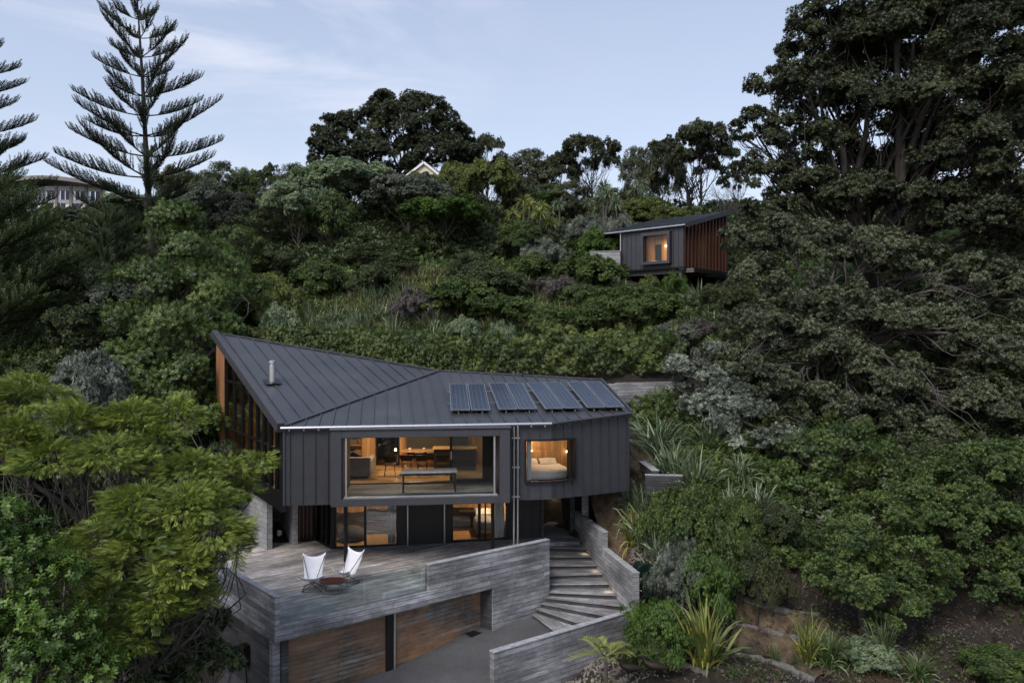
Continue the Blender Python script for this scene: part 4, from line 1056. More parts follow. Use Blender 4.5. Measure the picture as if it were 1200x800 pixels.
def make_flax(key, seed, n, L, w, lean=(.1, 1.1), stiff=1.0, droop=.5):
    rng = np.random.default_rng(seed); k = n; a = rng.uniform(0, 2*math.pi, k); th = rng.uniform(lean[0], lean[1], k); Lk = L*rng.uniform(.55, 1.1, k)
    seg = 6; t = np.linspace(0, 1, seg)[None]; 
    ang = th[:,None]+droop*rng.uniform(.3, 1.6, (k,1))*t**2*1.3
    dr = np.cumsum(np.c_[np.zeros(k), (np.sin(ang)*Lk[:,None]/(seg-1))[:,1:]], 1); dz = np.cumsum(np.c_[np.zeros(k), (np.cos(ang)*Lk[:,None]/(seg-1))[:,1:]], 1)
    c, s = np.cos(a)[:,None], np.sin(a)[:,None]; off = rng.normal(0, L*.09, (k, 2))
    ctr = np.stack([off[:,:1]+dr*c, off[:,1:]+dr*s, dz-.05], -1)
    wd = w*(np.array([.7, 1, 1, .9, .6, .06])[None]*rng.uniform(.8, 1.2, (k,1)))
    tw = rng.uniform(-.7, .7, (k,1)); sd = np.stack([-s*np.cos(tw)+0*t, c*np.cos(tw)+0*t, np.sin(tw)+0*t], -1)
    V = np.stack([ctr-sd*wd[...,None]/2, ctr+sd*wd[...,None]/2], 2).reshape(-1, 3)
    b = (np.arange(k)*seg*2)[:,None]; i = np.arange(seg-1)[None]*2; Q = np.stack([b+i, b+i+1, b+i+3, b+i+2], -1).reshape(-1, 4)
    tt = np.repeat(rng.uniform(0, 1, k), seg-1)
    STOCK[key] = (np_mesh('blades', V, Q, None_mat, tt, link=False), None, L*.95, L*.85)
def make_cordyline(key, seed, H, heads):
    rng = np.random.default_rng(seed); V = []; tr = []
    for h in range(heads):
        a = h*2.4; top = np.array([math.cos(a)*.9*(h > 0), math.sin(a)*.9*(h > 0), H*(1-.12*(h % 3))-.6])
        tr.append(bez((0, 0, -.5), top, rng, 8, .06, .01)[0])
        k = 110; d = sph(rng, k, -.55); Lk = rng.uniform(.7, 1.05, k)
        sd = unit(np.cross(d, rng.normal(size=(k,3)))); 
        p0 = top+d*.1; p1 = top+d*Lk[:,None]*.6; p2 = top+d*Lk[:,None]+np.array([0,0,-.28])*(1-d[:,2:3]*.6)
        w_ = .035
        v = np.stack([p0-sd*w_, p0+sd*w_, p1-sd*w_*1.2, p1+sd*w_*1.2, p2-sd*.006, p2+sd*.006], 1).reshape(-1, 3)
        b = (np.arange(k)*6)[:,None]; q = np.concatenate([b+np.array([[0,1,3,2]]), b+np.array([[2,3,5,4]])], 1).reshape(-1, 4)
        V.append((v, q, np.repeat(rng.uniform(.1, .9, k), 2)))
    v, q, t = join(V); tv = tubes(np.array(tr), np.linspace(.14, .08, 8)[None]*np.ones((heads,1)), 7)
    STOCK[key] = (np_mesh('spiky_head', v, q, None_mat, t, link=False), np_mesh('trunk', tv[0], tv[1], M['bark'], link=False, smooth=True), H+.3, 1.7)
def norfolk(seed, H, bare, Rw, whorls, lean=0.0, dz_top=1.0, blen=.5):
    """layered pine: whorls of rising branches carrying upturned brushes"""
    rng = np.random.default_rng(seed); P_, N_, S_, T_ = [], [], [], []; br = []; rd = []
    for w in range(whorls):
        f = w/(whorls-1); z = bare+(H-bare-.6)*(f**.92); ln = Rw*(1-f)**.62*(1.0 if w else .9)+.5
        nb = 5 if f < .8 else 4; a0 = rng.uniform(0, 2)
        for b in range(nb):
            a = a0+b*2*math.pi/nb+rng.uniform(-.2, .2); l = ln*rng.uniform(.55, 1.15); dirh = np.array([math.cos(a), math.sin(a), 0])
            t = np.linspace(0, 1, 10); el = .20+.24*f+rng.uniform(-.06, .06)
            pts = np.array([0,0,z])+dirh*(l*t)[:,None]+np.array([0,0,1.])*(l*(el*t+.16*t**2.0-.04*np.sin(t*3)))[:,None]
            br.append(pts); rd.append(np.linspace(.085-.05*f, .02, 10))
            side = np.array([-dirh[1], dirh[0], 0]); nn = int(l/.15)
            for q in range(nn):
                tq = .22+.80*(q+rng.random())/nn; tq = min(tq, 1.0); p = np.array([np.interp(tq, t, pts[:,i]) for i in range(3)])
                for s in (-1, 1):
                    bl = blen*(.55+1.0*math.sin(min(1, tq*1.02)*math.pi)**.7*.6)*rng.uniform(.6, 1.15); dv = unit(side*s*rng.uniform(.05, .75)+dirh*.75+np.array([0,0,.62]))
                    m = 5
                    for j in range(m):
                        P_.append(p+dv*bl*j/m*1.0+np.array([0,0,.03*j*j*bl])); N_.append(dv+np.array([0,0,.2*j])+rng.normal(size=3)*.12); S_.append(bl*.55); T_.append(.35+.25*rng.random())
    for q in range(10): P_.append(np.array([0,0,H-.7+q*.07])); N_.append(np.array([0,0,1.])+rng.normal(size=3)*.2); S_.append(.45); T_.append(.4)
    P_, N_ = np.array(P_), np.array(N_)
    lv = stamp('brush', P_, N_, np.array(S_), rng, np.array(T_))
    tr = np.array([[(0+.02*math.sin(i), 0, -2+(H+1.8)*i/11) for i in range(12)]]); tv = join([tubes(tr, np.linspace(.34, .04, 12)[None], 10), tubes(np.array(br), np.array(rd), 5)])
    return np_mesh('crown', lv[0], lv[1], None_mat, lv[2], link=False), np_mesh('trunk', tv[0], tv[1], M['bark_dark'], link=False, smooth=True)

L_ = {}
GAIN = dict(litter=1.2, straw=1.3, silver=1.3, lime=1.65, dark=2.35, pine=1.6, mid=1.9, olive=2.1, bright=1.6, darkolive=2.2, pale=2.4, grey=2.0, poh=1.75, flax=3.0, hedge=1.5)
def leafset():
    d = dict(
     dark=((.012,.018,.007),(.050,.066,.023)), darkolive=((.014,.018,.007),(.058,.062,.024)), mid=((.016,.031,.008),(.078,.112,.026)),
     bright=((.018,.042,.006),(.085,.145,.020)), olive=((.028,.042,.010),(.11,.13,.032)), lime=((.040,.068,.008),(.17,.21,.034)),
     pale=((.028,.048,.026),(.15,.19,.105)), silver=((.045,.060,.046),(.22,.25,.195)), grey=((.026,.034,.024),(.12,.135,.10)),
     poh=((.010,.014,.006),(.052,.062,.026)), pohtip=((.015,.020,.010),(.085,.10,.052)), pine=((.009,.014,.008),(.038,.048,.022)), pineg=((.018,.032,.012),(.070,.095,.030)),
     hedge=((.014,.030,.007),(.085,.115,.024)), flax=((.018,.028,.014),(.085,.105,.060)), flaxy=((.030,.050,.014),(.17,.19,.050)), grass=((.022,.040,.014),(.10,.14,.05)),
     straw=((.05,.05,.02),(.20,.19,.09)), litter=((.03,.02,.012),(.17,.13,.095)), purple=((.035,.030,.028),(.13,.12,.11)))
    for k, (a, b) in d.items():
        hue = {'pohtip': (.17,.19,.13), 'pale': (.27,.31,.21), 'hedge': (.17,.17,.035), 'silver': (.34,.36,.31), 'flaxy': (.38,.33,.06)}.get(k)
        g_ = GAIN.get(k, 1.7); a = tuple(min(.3, v*g_) for v in a); b = tuple(min(.5, v*g_) for v in b); L_[k] = m_leaf(k + '_leaves', a, b, hue=hue)
leafset()
make_tree('round1', 11, 8, 4, .30, 12, 1.75, 'rosette', .21)
make_tree('round2', 12, 8, 4, .25, 14, 1.55, 'rosette', .19, twig=.7)
make_tree('stem1', 14, 8, 3.8, .50, 11, 1.5, 'rosette', .18, trunk=.2)
make_tree('round3', 13, 7, 4, .20, 11, 1.8, 'sprig', .22, sub=.33)
make_tree('umb1', 21, 9, 4.4, .52, 13, 1.35, 'rosette', .21, flat=.6, gap=.25, multi=3, twig=.9, nsub=13, sub=.36)
make_tree('umb2', 22, 9, 4.2, .45, 12, 1.3, 'rosette', .20, flat=.65, gap=.3, multi=2, twig=.9, nsub=12, sub=.36)
make_tree('airy1', 31, 9, 3.8, .15, 18, 1.3, 'sprig', .19, flat=.8, gap=.12, twig=.8, up=.3, sub=.36)
make_tree('airy2', 32, 7, 3.4, .10, 15, 1.2, 'sprig', .17, flat=.75, gap=.12, twig=.8, up=.3, sub=.36)
make_tree('bush1', 41, 2.4, 1.7, .02, 9, .78, 'rosette', .10, twig=.3, trunk=.05, sub=.36)
make_tree('bush2', 42, 2.2, 1.8, .02, 10, .70, 'sprig', .10, twig=.3, trunk=.05, flat=.7)
make_tree('bush3', 43, 2.0, 1.5, .02, 9, .62, 'fine', .13, twig=.3, trunk=.05)
make_tree('near1', 51, 4.2, 2.9, .10, 15, 1.0, 'rosette', .10, twig=.4, trunk=.10, nsub=17, sub=.34)
make_tree('near2', 52, 3.6, 2.6, .08, 14, .9, 'rosette', .095, twig=.4, trunk=.09, nsub=17, sub=.36)
make_flax('flax1', 61, 130, 2.0, .10); make_flax('flax2', 62, 110, 1.8, .09, (.05, .9)); make_flax('flax3', 63, 170, 1.9, .08, (.1, 1.25), droop=.8)
make_flax('tuft', 64, 160, .8, .012, (.05, 1.0), droop=.7)
make_cordyline('cab1', 71, 5.5, 3); make_cordyline('cab2', 72, 5.0, 1)
nor = norfolk(81, 24, 5.0, 5.9, 12, blen=.78)
STOCK['norfolk'] = (nor[0], nor[1], 24, 5.9)
nor2 = norfolk(82, 13, .4, 5.5, 17, blen=.8)
STOCK['skirt'] = (nor2[0], nor2[1], 13, 5.5)

def recolor(o, mat):
    o.material_slots[0].link = 'OBJECT'; o.material_slots[0].material = mat
SEEN = set()
VR = random.Random(4)
def plant(key, px, top, wpx, Y, pal, name, cat, label, group=None, sink=.15, bark=None, z=None, rot=None):
    """a plant standing on the ground at distance Y whose crown reaches height 'top' of the photograph"""
    me, tr, H, Rw = STOCK[key]; x = (px-CX)/FOC*Y; zb = (z1(x, Y) if z is None else z)-sink; zt_ = CZ-(top-CY)/FOC*Y
    sz = max(.25, (zt_-zb)/H); sx = max(wpx/FOC*Y/(2*Rw), sz*.55)
    r = bpy.data.objects.new(name, None); col.objects.link(r); r.location = (x, Y, zb)
    r.rotation_euler = (0, 0, VR.uniform(0, 6.28) if rot is None else rot); r.scale = (sx, sx, sz)
    tag(r, label, cat, group)
    c = bpy.data.objects.new(me.name.split('.')[0], me); col.objects.link(c); c.parent = r; recolor(c, L_[pal])
    if tr is not None:
        t = bpy.data.objects.new('trunk', tr); col.objects.link(t); t.parent = r; recolor(t, M[bark or 'bark'])
    return r
def single(key, px, top, wpx, Y, pal, name, cat, label, group=None, sink=.1, z=None):
    me, tr, H, Rw = STOCK[key]; x = (px-CX)/FOC*Y; zb = (z1(x, Y) if z is None else z)-sink; zt_ = CZ-(top-CY)/FOC*Y
    sz = max(.2, (zt_-zb)/H); sx = wpx/FOC*Y/(2*Rw)
    c = bpy.data.objects.new(name, me); col.objects.link(c); c.location = (x, Y, zb); c.scale = (sx, sx, sz); c.rotation_euler = (0, 0, VR.uniform(0, 6.28))
    recolor(c, L_[pal]); tag(c, label, cat, group); return c
def custom(name, cat, label, lobes_px, base, fork, pal, bark, seed, r0, **kw):
    """lobes_px: (px, py, Y, radius in px) -> a tree of its own with limbs"""
    rng = np.random.default_rng(seed)
    L = np.array([(*P(a, b, c), d/FOC*c) for a, b, c, d in lobes_px]); tw = kw.pop('twig', .7); wig = kw.pop('wig', .06)
    lv, C_, LI = crown(rng, L, **kw); tv = limbs(rng, base, fork, L, C_, LI, r0, tw, wig=wig)
    o = root(name, base, label, cat); b = Vector(base)
    c = np_mesh('crown', lv[0]-np.array(base), lv[1], L_[pal], lv[2], o); t = np_mesh('trunk', tv[0]-np.array(base), tv[1], M[bark], None, o, smooth=True)
    return o
def scatter(name, kind, pal, x0, x1, y0, y1, n, size, label=None, mask=None, seed=1, up=.8, lift=.05, height=0.0):
    rng = np.random.default_rng(seed); x = rng.uniform(x0, x1, n); y = rng.uniform(y0, y1, n)
    if mask is not None: k = mask(x, y, rng); x, y = x[k], y[k]
    z = np.concatenate([zt(x[i:i+20000], y[i:i+20000]) for i in range(0, len(x), 20000)]) if len(x) else x
    z = z+rough(x, y, 1.0)*np.exp(-((np.abs(y-30)/60)**2))
    bump = (np.sin(.9*x+1.3*np.sin(.7*y))+np.sin(1.1*y+1.7*np.sin(.6*x)))*.5
    h = height*np.clip(.6+.5*bump, .1, 1.3)*rng.uniform(.3, 1, len(x))
    Pp = np.c_[x, y, z+lift+h]; Nn = rng.normal(size=(len(x), 3))*.45+np.array([0,-.25,up])
    t = .4+.2*bump+rng.normal(0, .15, len(x))
    v, q, tt = stamp(kind, Pp, Nn, size*rng.uniform(.6, 1.35, len(x)), rng, t)
    o = np_mesh(name, v, q, L_[pal], tt); o['kind'] = 'stuff'; return o
# ================================================================== THE HILL: BUILDINGS
CTRL_DONE = terrain()
def hit_ground(px, py, y0=15.0, y1=140.0):
    Y = y0; prev = None
    while Y < y1:
        x = (px-CX)/FOC*Y; zr = CZ-(py-CY)/FOC*Y
        if zr <= z1(x, Y)+rough(x, Y, 1.0)*math.exp(-((abs(Y-30)/60)**2)): return (x, Y, zr)
        Y += .1
    return ((px-CX)/FOC*y1, y1, z1((px-CX)/FOC*y1, y1))
cb = root('cabin', (10, 55, 13), 'small charcoal cabin on posts with red brown slatted side and lit window', 'cabin')
c1 = Fr((6.65, 56.5), (11.6, 52.0), 13.1)
RF = [(6.5, 56.35, 15.92), (11.65, 51.75, 15.92), (16.1, 56.8, 17.62), (11.0, 61.3, 17.62)]
mb = MB().slab([Vector(p) for p in RF], .12)
nrm = (Vector(RF[1])-Vector(RF[0])).cross(Vector(RF[3])-Vector(RF[0])).normalized()
for i in range(1, 15):
    t = i/15; p = Vector(RF[0]).lerp(Vector(RF[1]), t)+nrm*.02; q = Vector(RF[3]).lerp(Vector(RF[2]), t)+nrm*.02; mb.bar(p, q, .05, .05, nrm)
mb.build('roof', M['roof'], cb)
mb = MB().bar(Vector(RF[1])+Vector((.03,.0,-.06)), Vector(RF[2])+Vector((.03,0,-.06)), .08, .34); mb.build('barge_board', M['clad2'], cb)
MB().tube([Vector(RF[0])+Vector((-.03,-.05,-.08)), Vector(RF[1])+Vector((0,-.06,-.08))], .06, 8).build('gutter', M['silver'], cb)
sp, _ = c1.hit(728, 290); w0, _ = c1.hit(756.5, 290); w1, _ = c1.hit(784.5, 290); _, zb_ = c1.hit(770, 306.5); _, zt2 = c1.hit(770, 276)
mb = MB().box(sp, w0, 0, .15, 0, 2.72).box(w1, c1.L, 0, .15, 0, 2.72).box(w0, w1, 0, .15, 0, zb_).box(w0, w1, 0, .15, zt2, 2.72).box(0, .25, 0, .15, 0, 2.72).box(0, sp, 1.2, 1.3, 0, 2.72)
seams(mb, c1, sp, c1.L, 0, 2.7, .38, ((w0-.2, w1+.2, zb_-.2, zt2+.2),), .1)
mb.build('wall_cladding', M['clad'], cb, c1.M)
mb = MB().box(w0-.2, w0, -.35, .16, zb_-.2, zt2+.2).box(w1, w1+.2, -.35, .16, zb_-.2, zt2+.2).box(w0, w1, -.35, .16, zb_-.2, zb_).box(w0, w1, -.35, .16, zt2, zt2+.2)
cw = mb.build('window', M['clad2'], cb, c1.M)
MB().quad((w0, .02, zb_), (w1, .02, zb_), (w1, .02, zt2), (w0, .02, zt2)).build('pane', M['glass'], cw, c1.M)
MB().box(w0, w0+.12, .1, .16, zb_, zt2).build('timber_reveal', M['timber'], cw, c1.M)
MB().tube([c1.pt(sp, -.08, 2.7), c1.pt(sp, -.08, -.6)], .05, 8).build('downpipe', M['silver'], cb)
MB().box(.1, c1.L-.05, 0.16, 6.2, -.003, .012).build('floor', M['timber_h'], cb, c1.M)
MB().box(0, c1.L, 0.001, 6.4, -.12, -.004).build('soffit', M['black'], cb, c1.M)
MB().box(sp+.1, c1.L-.1, 3.2, 3.3, 0, 3.3).build('inner_wall', M['timber'], cb, c1.M)
MB().box(0, c1.L, 6.3, 6.4, 0, 4.3).build('rear_wall', M['clad'], cb, c1.M)
MB().slope(0, 6.4, 0, .1, 0, 0, 2.72, 4.4).build('side_wall', M['clad'], cb, Fr(c1.pt(.1,0,0), c1.pt(.1,6.4,0), 13.1).M)
s, z = c1.hit(772, 292, 3.15); dwn = MB().box(s-.28, s+.22, 3.12, 3.199, z-.9, z+.35).build('inner_window', M['black'], cb, c1.M)
c2 = Fr((11.6, 52.0), (15.97, 56.8), 13.1)
mb = MB(); 
for i in range(13):
    s = .12+i*.5; mb.slope(s, s+.15, -.02, .12, -.0, -.0, 2.62+s*.265, 2.62+(s+.14)*.265)
mb.build('slat_screen', M['slat'], cb, c2.M)
MB().box(0, c2.L, .5, .55, 0, 2.8).build('side_glazing', M['glass_dark'], cb, c2.M)
MB().box(0, c2.L, -.06, .3, -.3, -.005).build('floor_beam', M['black'], cb, c2.M)
MB().box(.3, c1.L+.6, .3, .45, -.42, -.13).box(.3, c1.L-.2, 3.0, 3.15, -.42, -.13).build('bearer', M['log'], cb, c1.M)
for px in (761.5, 797.5):
    s, _ = c1.hit(px, 320, .37); MB().box(s-.1, s+.1, .3, .46, -1.6, -.425).build('post', M['log'], cb, c1.M)
lamp('cabin_light', c1.pt(3.9, 1.8, 2.5), 34, .3)
s, z = c1.hit(779.5, 288, 3.0); t = root('wall_lamp', c1.pt(s, 3.1, z), 'small lit wall lamp inside the hillside cabin', 'lamp')
MB().lathe([(.0,-.06),(.05,-.03),(.05,.04),(.02,.06)], c1.pt(s, 3.1, z), 8).build('bulb', M['bulb'], t)
s0_, _ = c1.hit(762, 300, 1.0)
bed(Fr(c1.pt(s0_, .9, 0), c1.pt(s0_+2.1, .9, 0), 13.1+zb_-.45), 2.1, 1.7, 'white bed seen through the lit cabin window', M['linen'], hb=False)
cwl = root('cabin_wall', (6, 55.5, 13), 'grey concrete wall block at the side of the cabin', 'wall')
fk = Fr((5.65, 55.4), (7.75, 55.0)); MB().box(0, fk.L, 0, .25, 11.2, 14.45).build('wall_face', M['board'], cwl, fk.M)
MB().box(-.02, fk.L+.02, -.02, .27, 14.451, 14.5).build('coping', M['boardcap'], cwl, fk.M)
# modernist house up left
hl = root('hilltop_house', (-55, 93, 23), 'taupe hilltop house with curved overhanging roof and two rows of windows', 'house')
def arc(u, off=0.0): a = R(-24)+u*R(42); return (-54.4+(17+off)*math.sin(a), 109-(17+off)*math.cos(a))
K = 22; rf_ = MB(); 
ro = [arc(i/K, 1.6) for i in range(K+1)]; ri = [arc(i/K, -6) for i in range(K+1)]
for i in range(K):
    def zr(j): return 26.55+.55*math.sin(math.pi*min(1, (j/K)*1.1))
    rf_.prism([ro[i], ro[i+1], ri[i+1], ri[i]], [zr(i), zr(i+1), zr(i+1)+.6, zr(i)+.6], [zr(i)+.45, zr(i+1)+.45, zr(i+1)+1.2, zr(i)+1.2])
rf_.build('roof', M['greyroof'], hl)
wl_ = MB(); wn = []
for i in range(K):
    a, b = arc(i/K), arc((i+1)/K); f = Fr(a, b)
    q = [f.pt(0,0,0), f.pt(f.L,0,0), f.pt(f.L,.2,0), f.pt(0,.2,0)]; q = [(v.x, v.y) for v in q]
    wl_.prism(q, 20, 23.2).prism(q, 24.55, 24.95).prism(q, 26.05, 26.6)
    if i % 3 == 0:
        g = [f.pt(0,-.1,0), f.pt(.3,-.1,0), f.pt(.3,.25,0), f.pt(0,.25,0)]; MB().prism([(v.x, v.y) for v in g], 20, 26.7).build('column', M['greyroof'], hl)
    for (u, v) in ((23.2, 24.55), (24.95, 26.05)):
        wq = MB(); g = [f.pt(.05,.08,0), f.pt(f.L-.05,.08,0), f.pt(f.L-.05,.14,0), f.pt(.05,.14,0)]
        wq.prism([(p_.x, p_.y) for p_ in g], u, v).build('window', M['solar'] if (i*5+int(u)) % 3 else M['curtain'], hl)
wl_.build('wall', M['pale'], hl)
MB().box(-2, 2, -1.5, 1.5, 0, 3.8).build('water_tank', M['green_plastic'], None, Matrix.Translation((-64.8, 99, 25.3)))
tag(bpy.data.objects['water_tank'], 'dark green tank block behind the edge pine beside the hilltop house', 'tank')
# cream gable
gh = root('gabled_house', (-9, 74, 20), 'cream gabled house end with slate roof showing above the hill trees', 'house')
gw = Fr((-10.4, 74.3), (-7.1, 73.5)); zg = 24.15; za = 25.1
q = MB(); q.v += [(0,0,20),(gw.L,0,20),(gw.L,0,zg),(gw.L*.62,0,za),(0,0,zg-.6)]; q.f += [(0,1,2,3,4)]
q.build('gable_wall', M['cream'], gh, gw.M, solid=.2)
rp_ = gw.L*.62
MB().slab([Vector((rp_, -.3, za+.12)), Vector((rp_, 7, za+.12)), Vector((-.9, 7, zg-.95)), Vector((-.9, -.3, zg-.95))], .12).slab([Vector((rp_, -.3, za+.12)), Vector((gw.L+.5, -.3, zg-.4)), Vector((gw.L+.5, 7, zg-.4)), Vector((rp_, 7, za+.12))], .12).build('roof', M['slate'], gh, gw.M)
MB().bar((rp_, -.34, za+.02), (-.9, -.34, zg-1.05), .06, .2).bar((rp_, -.34, za+.02), (gw.L+.5, -.34, zg-.5), .06, .2).build('barge_board', M['white'], gh, gw.M)
# small black fence by the house
z0_ = z1(-14.6, 36.4)-.1
fz = Fr((-15.3, 36.2), (-13.95, 36.6), max(z0_, 4.6)); q = MB().box(0, fz.L, 0, .03, .1, .14).box(0, fz.L, 0, .03, 1.0, 1.04)
for i in range(10): q.box(i*fz.L/9-.01, i*fz.L/9+.01, 0, .03, 0 if i not in (0, 9) else -2, 1.15)
q.build('picket_fence', M['black'], None, fz.M); tag(bpy.data.objects['picket_fence'], 'short black metal picket fence against the tall glazed end of the house', 'fence')

# ================================================================== TREES OF THE SKYLINE AND THE HILL
SK = 'trees along the skyline'
HT = 'trees on the hillside'
custom('large_tree', 'tree', 'huge dark spreading tree above the cream gabled house, biggest on the skyline',
  [(455,128,84,20),(478,134,83,26),(500,140,84,24),(432,148,82,30),(465,160,81,36),(505,160,82,30),(522,138,86,14),(530,165,83,22),(400,165,80,14),(384,150,80,16),(386,178,79,24),(420,185,80,30),(460,192,80,32),(500,190,81,30),(540,180,83,18),(372,192,80,12),(523,182,82,24)],
  (-13, 84, 20.5), (-12.6, 84, 25.5), 'poh', 'bark_dark', 901, .5, kind='rosette', size=.24, sub=.30, nsub=20, flat=.85, gap=.16, twig=.8)
T = [
 # key, px, top, width, Y, palette, name, cat, label, group
 ('umb2',570,160,58,86,'poh','tree','tree','small dark open crowned tree just past the huge skyline tree',SK),
 ('round3',545,172,40,88,'dark','tree','tree','low dark tree tucked between the huge skyline tree and its open neighbour',SK),
 ('airy1',622,175,74,78,'darkolive','tree','tree','broad brownish olive tree with rounded top on the skyline',SK),
 ('umb1',690,161,74,80,'poh','tree','tree','flat topped dark tree with two storeyed crown and sky showing through',SK),
 ('umb2',655,180,48,79,'poh','tree','tree','dark tree filling the gap before the flat topped skyline tree',SK),
 ('airy1',746,172,46,76,'darkolive','tree','tree','narrow brown green tree with pale bare stems beside the umbrella crowned tree',SK),
 ('umb1',812,148,104,74,'poh','tree','tree','umbrella crowned black tree with many bare stems above the cabin roof',SK),
 ('round3',775,170,36,77,'poh','tree','tree','dark narrow crown leaning on the umbrella crowned tree above the cabin',SK),
 ('umb2',862,190,44,80,'poh','tree','tree','sparse low dark tree past the cabin roof end',SK),
 ('airy2',205,196,60,80,'darkolive','tree','tree','low brown green tree on the ridge directly behind the tall pine',SK),
 ('round3',228,205,50,78,'dark','tree','tree','smooth dark mound of a tree on the ridge next to the pine',SK),
 ('airy1',262,189,56,79,'dark','tree','tree','tree with a pointed feathery top on the ridge, highest between pine and gap',SK),
 ('airy2',292,198,44,80,'mid','tree','tree','small leafy tree on the ridge, right where sky dips lowest',SK),
 ('umb2',318,193,34,78,'dark','tree','tree','thin upright dark tree on the ridge short of the huge tree',SK),
 ('airy1',345,191,44,77,'dark','tree','tree','ragged dark tree on the ridge touching the huge tree',SK),
 ('round2',245,215,60,70,'grey','tree','tree','grey green rounded tree under the pointed ridge tree',HT),
 ('round1',284,228,60,68,'grey','tree','tree','grey leaved tree in the second row below the ridge dip',HT),
 ('airy1',322,226,64,68,'darkolive','tree','tree','brown tinted loose tree between the grey trees and the pale dome tree',HT),
 ('round2',205,228,60,66,'pale','tree','tree','pale green tree right behind the trunk of the tall pine',HT),
 ('round1',165,228,90,72,'pale','tree','tree','wide pale green domed tree behind the lower pine branches',HT),
 ('stem1',350,219,84,60,'pale','tree','tree','pale silver green dome tree with a slim bare trunk, brightest on the hill',HT),
 ('stem1',402,192,116,66,'pale','tree','tree','large pale tipped tree standing behind the silver dome tree',HT),
 ('round3',385,225,60,60,'mid','tree','tree','darker green tree wedged beside the silver dome tree',HT),
 ('round2',450,200,56,70,'olive','tree','tree','yellow olive tree in front of the huge tree, beside the cream gable',HT),
 ('stem1',478,206,96,62,'grey','tree','tree','grey green soft tree with bent pale stems below the cream gable',HT),
 ('stem1',522,232,98,58,'bright','tree','tree','vivid green spreading tree in the middle of the hill with forked trunk',HT),
 ('round2',536,192,50,70,'olive','tree','tree','small yellow green tree touching the cream gable wall',HT),
 ('round2',500,205,66,68,'olive','tree','tree','low olive tree right under the cream gable',HT),
 ('stem1',572,190,64,64,'olive','tree','tree','yellow green light crowned tree on tall thin bare stems',HT),
 ('airy2',604,205,50,66,'darkolive','tree','tree','brown green tree behind the cabbage trees',HT),
 ('round2',608,260,54,56,'mid','tree','tree','dark rounded bush tree at the foot of the cabbage trees',HT),
 ('airy1',640,215,50,70,'mid','tree','tree','green tree between the brown skyline tree and the cabbage trees',HT),
 ('airy1',668,212,56,70,'darkolive','tree','tree','olive brown tree behind the tallest cabbage tree',HT),
 ('airy2',715,222,60,68,'darkolive','tree','tree','brown green tree behind the silver bushes of the cabin path',HT),
 ('round2',755,232,56,66,'olive','tree','tree','dull olive tree above the cabin roof edge',HT),
 ('round2',790,244,46,67,'olive','tree','tree','low olive tree under the umbrella crowned tree',HT),
 ('airy2',430,286,60,57,'dark','tree','tree','dark tree with tangled bare twigs under the pale tipped tree',HT),
 ('airy2',322,292,50,55,'dark','tree','tree','shadowy dark tree left standing before the slim bare trunk',HT),
 ('airy2',462,304,60,54,'dark','tree','tree','dark leaning tree with pale twisted stems beneath the grey tree',HT),
 ('airy1',300,250,70,60,'dark','tree','tree','dark tree behind the big leafy tree, level with the silver dome tree',HT),
 ('airy2',552,296,50,53,'dark','tree','tree','dark undergrowth tree below the vivid green tree',HT),
 ('round3',126,262,76,60,'grey','tree','tree','grey green tree to the side of the lower pine branches',HT),
 ('round2',95,246,60,80,'grey','tree','tree','grey willow like tree in front of the hilltop house windows',HT),
 ('airy2',68,244,32,82,'bright','tree','tree','small light green tree at the foot of the hilltop house',HT),
 ('airy1',28,250,60,84,'dark','tree','tree','dark tree beneath the hilltop house at the picture edge',HT),
 ('round3',118,310,90,50,'dark','tree','tree','dark tree in the hollow between the edge conifer and the big leafy tree',HT),
 ('round2',150,330,80,47,'grey','tree','tree','grey leaved tree behind the big leafy tree near the pine trunk',HT),
 ('round1',100,355,80,44,'dark','tree','tree','deep shade tree above the silver leaved shrub tree',HT),
 ('airy1',272,265,80,54,'mid','tree','tree','green tree rising behind the big leafy tree toward the ridge',HT),
 ('airy2',250,300,90,48,'olive','tree','tree','loose yellowish tree with outreaching boughs above the folded roof corner',HT),
]
for (k,px,top,w_,Y,pal,nm,cat,lab,grp) in T: plant(k,px,top,w_,Y,pal,nm,cat,lab,grp,bark='bark_dark' if grp == SK else 'bark')
plant('norfolk',180,-8,185,58,'pine','norfolk_pine','tree','tall layered pine rising alone against the sky',bark='bark_dark',rot=.5).rotation_euler = (Matrix.Rotation(R(-3.2), 4, 'Y') @ Matrix.Rotation(.5, 4, 'Z')).to_euler()
plant('norfolk',-40,12,190,58,'pine','norfolk_pine','tree','layered pine cut off by the picture edge, only branch tips showing',bark='bark_dark',rot=1.9)
plant('skirt',-34,200,340,46,'pineg','norfolk_pine','tree','dense dark layered conifer reaching down the slope at the picture edge',bark='bark_dark')
plant('skirt',125,246,130,54,'pineg','norfolk_pine','tree','low layered conifer skirt spreading around the tall pine trunk',bark='bark_dark')
for i, (px, top, Y, kk, lb) in enumerate(((614,225,60,'cab1','yellowish many headed cabbage tree, nearest to the thin stemmed tree'),(634,232,58,'cab1','yellowish cabbage tree in front of the others'),(600,240,57,'cab2','single headed cabbage tree, lowest of the yellow cluster'),
   (655,228,62,'cab2','single cabbage tree between the yellow cluster and the tall grey stem'),(708,208,64,'cab1','tall cabbage tree with grey trunk before the silver bushes'),(722,226,62,'cab2','shorter cabbage tree beside the tall grey trunked one'),(690,228,66,'cab2','cabbage tree half hidden behind the tall grey trunked one'),(750,205,68,'cab1','cabbage tree among bare stems above the cabin roof'))):
    plant(kk,px,top,46 if kk == 'cab1' else 36,Y,'flaxy' if i < 3 else 'flax','cabbage_tree','cabbage tree',lb,'cabbage trees on the hill')
